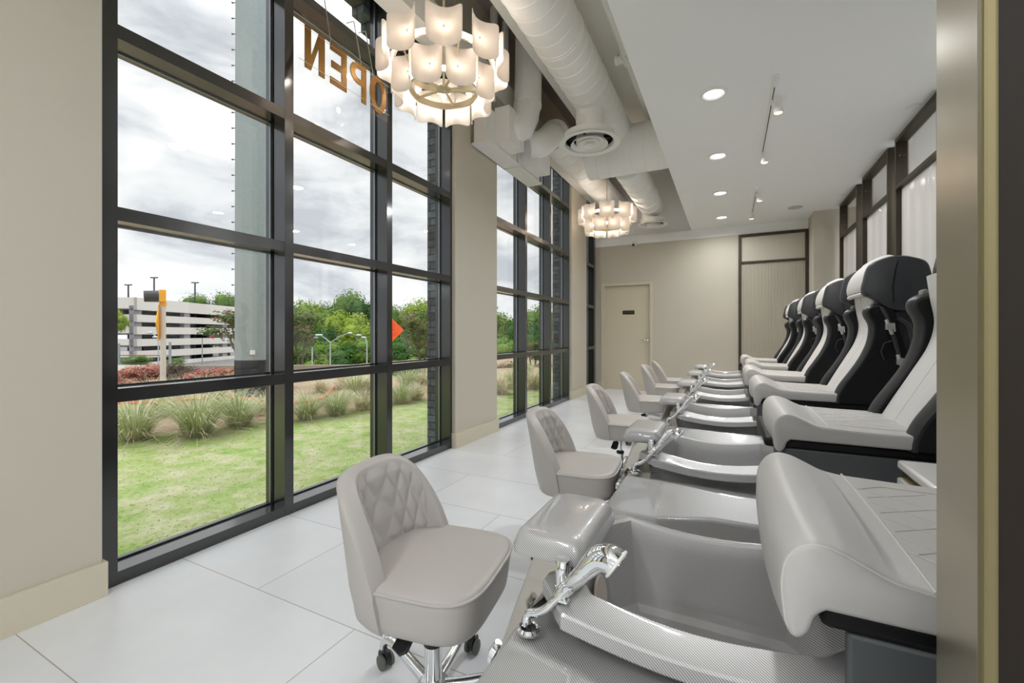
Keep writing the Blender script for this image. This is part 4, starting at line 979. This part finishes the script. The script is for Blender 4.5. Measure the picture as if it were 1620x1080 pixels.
tuft_spots = [  # photo px of the foot, depth, scale, green?, label
    (212, 694, 5.0, 1.15, 1, 'ornamental grass tuft nearest the left window jamb'), (262, 660, 6.6, 1.0, 0, 'straw-coloured grass tuft behind the leftmost tuft'),
    (312, 682, 5.2, 1.2, 1, 'large ornamental grass tuft in the middle of the first pane'), (378, 668, 5.7, 1.05, 1, 'green grass tuft just left of the utility pole'),
    (345, 655, 7.2, 1.0, 0, 'pale grass tuft behind the two large tufts'), (420, 660, 6.6, .9, 0, 'pale grass tuft by the first window mullion'),
    (486, 657, 6.2, .9, 1, 'slim grass tuft right of the first window mullion'), (532, 652, 6.5, .9, 1, 'dark-footed grass tuft in the middle of the second pane'),
    (562, 628, 8.6, 1.05, 1, 'tall green grass tuft at the back of the second pane'), (574, 647, 7.0, .9, 0, 'straw-footed grass tuft at the right of the second pane'),
    (634, 640, 7.6, .9, 1, 'left grass tuft in the third pane'), (659, 637, 8.0, .85, 0, 'right grass tuft in the third pane, by the brick pier'),
    (644, 620, 9.8, 1.0, 1, 'grass tuft at the back of the third pane'), (792, 628, 8.8, 1.0, 0, 'pale grass tuft at the left of the second window'),
    (812, 622, 9.8, 1.0, 1, 'green grass tuft in the first pane of the second window'), (846, 624, 9.6, 1.1, 0, 'straw grass tuft in the middle pane of the second window'),
    (830, 612, 12.0, 1.1, 1, 'grass tuft farther back beyond the second window'),
    (240, 642, 8.2, 1.1, 0, 'straw grass tuft behind the left pair of tufts'), (205, 640, 8.4, 1.0, 0, 'straw grass tuft at the back, by the left window jamb'),
    (285, 634, 9.2, 1.2, 0, 'dry grass tuft at the back of the first pane, left of centre'), (322, 632, 9.4, 1.1, 0, 'dry grass tuft at the back of the first pane, centre'),
    (362, 628, 9.8, 1.1, 0, 'dry grass tuft at the back, left of the utility pole'), (444, 628, 9.6, 1.0, 0, 'dry grass tuft behind the first mullion'),
    (508, 632, 9.0, .8, 0, 'dry grass tuft at the back of the second pane'), (540, 626, 9.6, .9, 0, 'dry grass tuft behind the dark-footed tuft'),
    (590, 634, 9.0, 1.0, 0, 'dry grass tuft beside the second mullion'), (668, 622, 10.2, 1.0, 0, 'dry grass tuft at the back, by the brick pier')]
for i, (px, py, dd, s, g, lab) in enumerate(tuft_spots):
    p = at(px, py, dd); o = bpy.data.objects.new('ornamental_grass', (TM[i % 4] if g else TP[i % 2])); COL.objects.link(o)
    o.location = (p.x, p.y, gz(p.x)-.03); o.scale = (s, s, s*.93); o.rotation_euler = (0, 0, i*1.3); tag(o, lab, 'grass tuft', 'ornamental grasses in the bed')
# orange conduit lying in the bed
pp = [at(180, 636, 7.4), at(250, 637, 7.6), at(330, 632, 8.0), at(380, 634, 8.0), at(430, 641, 7.6), at(470, 643, 7.5), at(500, 641, 7.8), at(516, 636, 8.4), at(534, 616, 10.4), at(544, 601, 12.5)]
o = MB().tube(crom([(p.x, p.y, gz(p.x)+.035) for p in pp], 5), .026, 10).build('orange_conduit', M['orange_pipe']); tag(o, 'orange plastic conduit lying across the planting bed', 'pipe')

# galvanised utility pole with step bolts
pc = at(401, 600, 8.4); U = empty('utility_pole', (pc.x, pc.y, gz(pc.x))); tag(U, 'thick galvanised utility pole with step bolts close outside the window', 'pole')
ang = math.atan2(-pc.y, -pc.x)
MB().lathe([(0,.72),(.315,.72),(.300,9.5),(0,9.5)], n=10).build('pole_shaft', M['pole'], U, angle=20)
MB().lathe([(0,-.1),(.325,-.1),(.322,.72),(0,.72)], n=10).build('pole_foot', M['pole_base'], U, angle=20)
sd = Vector((-cy_, -sy_, 0)); nb = Vector((sy_, -cy_, 0))
for k in range(26):
    z = .95 + .3*k; a = sd*.285 + nb*.05
    MB().tube([(a.x, a.y, z), (a.x+sd.x*.085, a.y+sd.y*.085, z)], .0085, 6).ball((a.x+sd.x*.09, a.y+sd.y*.09, z), .016, .016, .016, 8, 5).build('step_bolt', M['lamp_dark'], U)
q = nb*.30 + Vector((cy_, sy_, 0))*.16
MB().box(q.x-.03, q.x+.03, q.y-.03, q.y+.03, .83, .91).build('pole_tag', M['white_plastic'], U)

# signal beacon on its post
b = at(258, 590, 13.6); bz = gz(b.x); Bk = empty('signal_beacon', (b.x, b.y, bz)); tag(Bk, 'yellow beacon with black visor on a pale post, before the garage', 'traffic signal')
rz = math.radians(65); top = 2.10 - bz
MB().cyl((0,0,-.05), (0,0,top-.02), .082, 16, .07).build('post', M['signal_pole'], Bk)
MB().cyl((0,0,top-.08), (0,0,top+.04), .092, 16).build('post_cap', M['yellow'], Bk)
Rz = Matrix.Rotation(rz, 4, 'Z')
MB().box(-.10, .075, -.17, .17, top+.04, top+.42).xf(Rz).build('signal_housing', M['yellow'], Bk, bevel=.012)
MB().lathe([(.165,0),(.18,0),(.17,.36),(.155,.36)], (-.10, 0, top+.22), (-1, 0, -.05), 24).xf(Rz).build('visor', M['signal_black'], Bk)
MB().prism([(0,-.56),(.55,0),(0,.56),(-.55,0)], 'x', -.012, .012).xf(Matrix.Translation((-.10*math.cos(rz),-.10*math.sin(rz),top-.60)) @ Matrix.Rotation(rz-.14, 4, 'Z')).build('warning_sign', M['yellow'], Bk, smooth=False)
# road-work sign
p = at(614, 522, 24.0); W_ = empty('road_work_sign', (p.x, p.y, -1.05)); tag(W_, 'orange diamond road work sign on a thin post, seen past the second mullion', 'sign')
h = p.z+1.05; Rw = Matrix.Rotation(YAW, 4, 'Z')
wp = MB().prism([(0,h-.86),(.86,h),(0,h+.86),(-.86,h)], 'y', -.012, .012).xf(Rw).build('sign_plate', M['orange'], W_, smooth=False)
MB().box(.13, .19, .014, .06, -.1, h+.5).xf(Rw).build('post', M['lamp_metal'], W_, smooth=False)
for s_, zz in (('ROAD', .24), ('WORK', 0), ('AHEAD', -.24)):
    text_mesh(s_, .26, 'sign_text', M['letter_dark'], wp, Rw @ Matrix.Translation((0, -.0135, h+zz)) @ R_back, .001)

# street lamps
def lamp(name, px, ptop, pbase, d, arms, lab, mat='lamp_metal', r=.09, groundz=None):
    a = at(px, ptop, d); gzv = -7.0 if groundz is None else groundz
    o = empty(name, (a.x, a.y, gzv)); tag(o, lab, 'street lamp', 'street lamps outside'); H_ = a.z-gzv
    MB().cyl((0,0,0), (0,0,H_), r, 10, r*.7).build('lamp_post', M[mat], o)
    for ax, az in arms:
        e = at(ax, az, d) - Vector((a.x, a.y, gzv)); m = Vector((0,0,H_)) ; mid = (m+e)/2 + Vector((0,0,abs(e.z-H_)*.15))
        MB().tube([m, mid, e], r*.5, 8).build('lamp_arm', M[mat], o)
        dv = Vector((e.x, e.y, 0)).normalized()*.45
        MB().ball(tuple(e+dv*.4), .36, .24, .12, 12, 6).build('lamp_head', M[mat], o)
lamp('street_lamp', 522.5, 542, 577, 48, ((505,530),(551,527)), 'double-armed street lamp before the trees in the second pane')
lamp('street_lamp', 494, 538, 577, 48, ((497,534),(504,530)), 'single street lamp left of the double-armed one')
lamp('street_lamp', 580.5, 541, 577, 48, ((578,534),(570,530)), 'single street lamp right of the double-armed one')
lamp('street_lamp', 250.5, 540, 580, 48, ((248,533),(240,526)), 'single street lamp behind the signal beacon')
for px, y0, y1, lab in ((188, 543, 582, 'grey steel post at the left edge of the first pane'), (269, 541, 582, 'grey steel post right of the signal beacon'), (320, 535, 582, 'thin grey post before the parking garage')):
    a = at(px, y0, 26); o = MB().cyl((a.x, a.y, -1.05), (a.x, a.y, a.z), .07 if px < 300 else .03, 10).build('steel_post', M['pole']); tag(o, lab, 'post')
a = at(186, 562, 26); b2 = at(269, 562, 26); o = MB().tube([a, b2], .03, 8).build('cable_rail', pbr('rusty_rail', srgb(150,104,90), .8)); tag(o, 'thin rusty rail between the two steel posts', 'rail')

# retaining wall along the street, and pale barrier farther right
def wall_line(name, mat, pxs, ytop, d, zb, th, lab=None):
    m = MB(); A0 = at(pxs[0], ytop[0], d[0]); A1 = at(pxs[1], ytop[1], d[1]); dv = Vector((A1.x-A0.x, A1.y-A0.y, 0)); nv = Vector((dv.y, -dv.x, 0)).normalized()*th
    if nv.dot(Vector((A0.x, A0.y, 0))) < 0: nv = -nv
    pts = [A0, A1]
    rings = [[(p.x, p.y, zb), (p.x, p.y, p.z), (p.x+nv.x, p.y+nv.y, p.z), (p.x+nv.x, p.y+nv.y, zb)] for p in pts]
    return m.loft(rings).build(name, mat, smooth=False)
struct(wall_line('wall_retaining', M['conc_dark'], (120, 640), (579, 577), (22, 25), -7.0, .4))
o = wall_line('road_barrier', M['concrete'], (760, 960), (577, 573), (27, 30), -3.0, .35); tag(o, 'pale concrete road barrier beyond the second window', 'barrier')
MBp = at(200, 590, 21.4); o = MB().box(-.05, .05, -.9, .9, -.02, .62).xf(Matrix.Rotation(PI/2+YAW, 4, 'Z')).build('utility_box', M['concrete']); o.location = (MBp.x, MBp.y, -1.0); tag(o, 'pale low utility panel with blue paint marks before the retaining wall', 'panel')

# parking garage
P0 = at(214, 470, 105); P1 = at(392, 489, 150); P2 = P0 + (lambda d: Vector((-d.y, d.x, 0)))((P1-P0).normalized())*46; zt = P0.z; gb = -7.0
G = empty('parking_garage', (P0.x, P0.y, gb)); tag(G, 'white multi-storey parking garage across the street', 'building')
o0 = Vector((P0.x, P0.y, gb)); H_ = zt-gb
def wallseg(a, b, z0, z1, th, off=0.0):
    dv = (b-a); dv.z = 0; nv = Vector((dv.y, -dv.x, 0)).normalized()
    if nv.dot(a) < 0: nv = -nv
    a = a + nv*off; b = b + nv*off; m = MB()
    return [[(p.x-o0.x, p.y-o0.y, z0-gb) for p in (a, b, b+nv*th, a+nv*th)], [(p.x-o0.x, p.y-o0.y, z1-gb) for p in (a, b, b+nv*th, a+nv*th)]]
zz = zt; hs = [3.0, 1.8, 1.9, 1.8, 1.8, 1.8, 1.6]; gp = 1.12
for k, hh in enumerate(hs):
    m = MB(); m.loft(wallseg(P0.copy(), P1.copy(), max(zz-hh, gb), zz, .5)); m.loft(wallseg(P0.copy(), P2.copy(), max(zz-hh, gb), zz, .5)); m.build('spandrel', M['concrete'], G, smooth=False)
    m = MB(); m.loft(wallseg(P0.copy(), P1.copy(), zz-hh-.1, zz-hh+.3, 26, .6)); m.build('deck_slab', M['garage_in'], G, smooth=False)
    zz -= hh + gp
m = MB(); dA = (P1-P0).normalized()*16; dB = (P2-P0).normalized()*16; m.loft(wallseg(P0+dA, P1.copy(), gb, zt-1.5, .4, 12)); m.loft(wallseg(P0+dB, P2.copy(), gb, zt-1.5, .4, 12)); m.build('inner_wall', M['garage_in'], G, smooth=False)
for t, (a, b) in [(0,(P0,P1)),(.36,(P0,P1)),(.72,(P0,P1)),(1,(P0,P1)),(.6,(P0,P2)),(1,(P0,P2))]:
    c = a.lerp(b, t); m = MB(); m.loft(wallseg(c.copy(), c + (b-a).normalized()*2.2, gb, zt-2.0, 1.2, .3)); m.build('garage_column', M['garage_col'], G, smooth=False)
for px, y0, y1, lab in ((203, 450.5, 471, 'left parking deck lamp on the garage roof'), (243.8, 439, 471, 'tallest-looking parking deck lamp, above the beacon'), (308.5, 447, 478, 'right parking deck lamp on the garage roof')):
    a = at(px, y0, 128); o = empty('deck_lamp', (a.x, a.y, gb)); tag(o, lab, 'street lamp', 'lamps on the garage roof')
    MB().cyl((0,0,0), (0,0,a.z-gb), .22, 8).build('lamp_post', M['lamp_dark'], o)
    r = Vector((cy_, sy_, 0))
    for s in (-1, 1):
        c = r*s*.62; MB().box(c.x-.45, c.x+.45, c.y-.3, c.y+.3, a.z-gb-.15, a.z-gb+.15).build('lamp_head', M['lamp_dark'], o, smooth=False)

# ------------------------------------------------------------------ trees and shrubs
def leaf_crown(seed, lumps, nleaf, size, squash=1.0, core=.6):
    rnd = random.Random(seed); m = MB(); cen = []
    for i in range(lumps):
        a = rnd.uniform(0, 2*PI); z = rnd.uniform(-.75, .9); r = math.sqrt(max(0, 1-z*z))*rnd.uniform(.25, .72)
        cen.append((r*math.cos(a), r*math.sin(a), z*.72, rnd.uniform(.26, .44)))
    for (x, y, z, r) in cen: m.ball((x, y, z*squash), r*core, r*core, r*core*.87, 9, 6)
    for i in range(nleaf):
        x, y, z, r = cen[rnd.randrange(lumps)]
        d = Vector((rnd.gauss(0,1), rnd.gauss(0,1), rnd.gauss(0,1))).normalized(); rr = r*rnd.uniform(.58, 1.12)
        c = Vector((x, y, z*squash)) + Vector((d.x*rr, d.y*rr, d.z*rr*.88))
        nv = (d + Vector((rnd.gauss(0,.5), rnd.gauss(0,.5), rnd.gauss(0,.5)+.4))).normalized()
        t = nv.cross(Vector((rnd.random(), rnd.random(), rnd.random()))).normalized(); b = nv.cross(t); s = size*rnd.uniform(.6, 1.3)
        m.add([c+t*s, c+b*s*.55, c-t*s, c-b*s*.55], [(0,1,2,3)])
    return m
CR = [leaf_crown(11+i, 30, 9000, .036) for i in range(4)]
def crown_mesh(mb, mat, name):
    me = bpy.data.meshes.new(name); me.from_pydata(mb.v, [], mb.f); me.materials.append(mat); me.update(); return me
CM = {(i, k): crown_mesh(CR[i], M[k], 'crown') for i in range(4) for k in ('leaf_a', 'leaf_b', 'leaf_c', 'leaf_d')}
trunk_me = MB().tube([(0,0,0),(.02,.01,.5),(0,0,1)], [.05,.038,.02], 8).build('trunk_src', M['bark']); TR = trunk_me.data; bpy.data.objects.remove(trunk_me)
def tree(px, ytop, d, rx, rh, kind, var, lab, gz0=-7.0):
    t = at(px, ytop, d); T = empty('tree', (t.x, t.y, gz0), var*1.7); tag(T, lab, 'tree', 'trees beyond the street')
    o = bpy.data.objects.new('foliage', CM[(var % 4, kind)]); COL.objects.link(o); o.parent = T; o.location = (0, 0, t.z-gz0-rh*.93); o.scale = (rx, rx, rh)
    k = bpy.data.objects.new('trunk', TR); COL.objects.link(k); k.parent = T; hh = max(1.5, t.z-gz0-rh*.8); k.scale = (rx*1.1, rx*1.1, hh)
TREES = [
 # px, ytop, depth, radius, half height, leaf, shape, label
 (470, 478, 78, 5.0, 7.0, 'leaf_a', 0, 'bright green tree just right of the first mullion, by the window edge'),
 (492, 474, 84, 5.0, 7.5, 'leaf_d', 1, 'light green tree, second from the left in the second pane'),
 (516, 466, 86, 5.5, 8.0, 'leaf_c', 2, 'mid green tree behind the double-armed street lamp'),
 (545, 478, 74, 5.5, 6.5, 'leaf_d', 3, 'yellow-green round tree in the middle of the second pane'),
 (550, 460, 96, 6.0, 9.0, 'leaf_c', 0, 'tallest tree in the second pane, behind the yellow-green one'),
 (577, 471, 90, 6.0, 8.5, 'leaf_b', 1, 'dark green tree against the second mullion'),
 (603, 474, 88, 6.0, 8.5, 'leaf_b', 2, 'dark tree hidden behind the second mullion'),
 (632, 469, 84, 5.5, 8.0, 'leaf_c', 3, 'grey-green tall tree at the left of the third pane'),
 (658, 474, 80, 5.5, 7.5, 'leaf_d', 0, 'light green tree beside the brick pier in the third pane'),
 (690, 476, 80, 6.0, 8.0, 'leaf_c', 1, 'tree behind the brick pier'),
 (505, 512, 66, 4.4, 4.6, 'leaf_b', 2, 'low dark green tree beside the left street lamp'),
 (532, 506, 68, 4.6, 5.0, 'leaf_b', 3, 'low dark green tree under the yellow-green crown'),
 (566, 508, 64, 4.6, 5.0, 'leaf_d', 1, 'low yellow-green tree left of the right street lamp'),
 (478, 527, 60, 4.0, 3.6, 'leaf_a', 3, 'low bright shrub-like tree at the foot of the second pane, left'),
 (515, 540, 58, 4.0, 3.0, 'leaf_a', 0, 'low bright shrub-like tree at the foot of the second pane, middle'),
 (552, 536, 58, 4.4, 3.2, 'leaf_b', 2, 'low dark shrub-like tree at the foot of the second pane'),
 (586, 535, 58, 4.0, 3.2, 'leaf_a', 1, 'low bright shrub-like tree behind the right street lamp'),
 (640, 520, 60, 4.6, 4.0, 'leaf_b', 2, 'low dark tree behind the orange sign'),
 (672, 524, 60, 4.4, 4.0, 'leaf_c', 3, 'low mid green tree beside the brick pier'),
 (782, 487, 66, 5.0, 6.4, 'leaf_a', 1, 'bright tree at the left edge of the second window'),
 (803, 485, 68, 5.0, 6.5, 'leaf_d', 2, 'light green tree in the first pane of the second window'),
 (822, 492, 62, 4.5, 5.5, 'leaf_b', 3, 'dark green tree beside the second window first mullion'),
 (846, 484, 64, 5.0, 6.0, 'leaf_c', 0, 'tree with open crown in the middle pane of the second window'),
 (868, 488, 70, 5.0, 6.5, 'leaf_c', 1, 'tree partly behind the second brick pier'),
 (800, 520, 46, 3.6, 3.4, 'leaf_c', 2, 'low grey-green tree in the second window'),
 (842, 522, 46, 3.6, 3.4, 'leaf_b', 0, 'low dark tree in the middle pane of the second window'),
 (934, 500, 70, 7.0, 8.0, 'leaf_b', 3, 'dark tree seen through the narrow third window'),
 (309, 465, 165, 9.0, 10, 'leaf_c', 0, 'green crown rising behind the parking garage roof'),
 (286, 471, 168, 7.0, 9, 'leaf_c', 2, 'smaller green crown at the left behind the garage roof'),
 (362, 461, 160, 9.0, 12, 'leaf_a', 1, 'bright green crown behind the garage, left of the utility pole'),
 (176, 482, 32, 1.05, 1.3, 'leaf_d', 3, 'pale green tree at the left edge of the first pane')]
for t in TREES: tree(*t, gz0=(-1.05 if t[2] < 40 else -7.0))

def shrub(name, px, py, d, rx, rh, leaf, var, lab, flowers=0, cat='shrub', foot=None, trunk=0):
    p = at(px, py, d); base = gz(p.x) if foot is None else foot
    T = empty(name, (p.x, p.y, base)); tag(T, lab, cat, None)
    mb = leaf_crown(50+var, 18, 5200, .042, core=.42); me = crown_mesh(mb, M[leaf], 'foliage'); o = bpy.data.objects.new('foliage', me); COL.objects.link(o); o.parent = T; o.scale = (rx, rx, rh); o.location = (0, 0, p.z-base)
    if trunk:
        m = MB()
        for k in range(4):
            a = 1.6*k; m.tube([(.05*math.cos(a), .05*math.sin(a), -.05), (.25*rx*math.cos(a), .25*rx*math.sin(a), (p.z-base)*.6), (.5*rx*math.cos(a), .5*rx*math.sin(a), (p.z-base)*1.02)], [.05,.04,.02], 7)
        m.build('stems', M['bark'], T)
    if flowers:
        rnd = random.Random(var); m = MB()
        for k in range(flowers):
            dd = Vector((rnd.gauss(0,1), rnd.gauss(0,1), rnd.gauss(0,1)+.3)).normalized(); c = Vector((dd.x*rx*.85, dd.y*rx*.85, dd.z*rh*.8+p.z-base))
            for q in range(6): m.ball((c.x+rnd.gauss(0,.035), c.y+rnd.gauss(0,.035), c.z+rnd.gauss(0,.035)), .024, .024, .024, 6, 4)
        m.build('blossoms', M['flower'], T)
shrub('crepe_myrtle', 391, 520, 17, 1.75, .80, 'leaf_myrtle', 1, 'crepe myrtle with pink blossoms half behind the utility pole', 9, 'tree', -1.05, 1)
shrub('crepe_myrtle', 475, 523, 30, 1.7, 1.5, 'leaf_myrtle', 2, 'reddish crepe myrtle right of the first mullion', 4, 'tree', -1.05, 1)
shrub('crepe_myrtle', 668, 522, 28, 1.9, 1.6, 'leaf_myrtle', 3, 'crepe myrtle beside the brick pier in the third pane', 0, 'tree', -1.05, 1)
shrub('crepe_myrtle', 843, 556, 17, .9, .5, 'leaf_myrtle', 8, 'small bare-stemmed tree in the middle pane of the second window', 0, 'tree', -1.05, 1)
shrub('red_shrub', 198, 600, 14.0, .85, .42, 'red_leaf', 4, 'rusty red shrub at the left end of the hedge')
shrub('red_shrub', 228, 596, 14.4, .85, .46, 'red_leaf', 5, 'rusty red shrub left of the signal post')
shrub('dark_shrub', 284, 594, 14.6, .8, .48, 'dark_leaf', 6, 'dark maroon shrub right of the signal post')
shrub('pink_shrub', 322, 596, 14.6, .7, .32, 'red_leaf', 7, 'low red-flowered shrub before the retaining wall', 8)
shrub('pink_shrub', 352, 594, 15.0, .8, .32, 'red_leaf', 9, 'low red-flowered shrub left of the utility pole', 10)
shrub('green_shrub', 208, 573, 27, 1.1, .55, 'leaf_c', 10, 'green shrub behind the retaining wall, left', 0, 'shrub', -2.5)
shrub('green_shrub', 279, 575, 27, .9, .4, 'leaf_c', 11, 'green shrub behind the retaining wall, by the steel post', 0, 'shrub', -2.5)
shrub('dark_shrub', 800, 596, 15.5, 1.0, .55, 'dark_leaf', 12, 'dark hedge shrub in the second window')
shrub('red_shrub', 818, 594, 16.5, .9, .5, 'red_leaf', 13, 'reddish shrub in the second window')
shrub('dark_shrub', 850, 594, 16, 1.0, .5, 'dark_leaf', 14, 'dark shrub in the middle pane of the second window')
shrub('green_shrub', 640, 600, 13, .9, .55, 'leaf_b', 15, 'dark green shrub behind the tufts in the third pane')
shrub('green_shrub', 415, 622, 9.6, .6, .42, 'leaf_b', 16, 'dark green shrub at the foot of the utility pole')
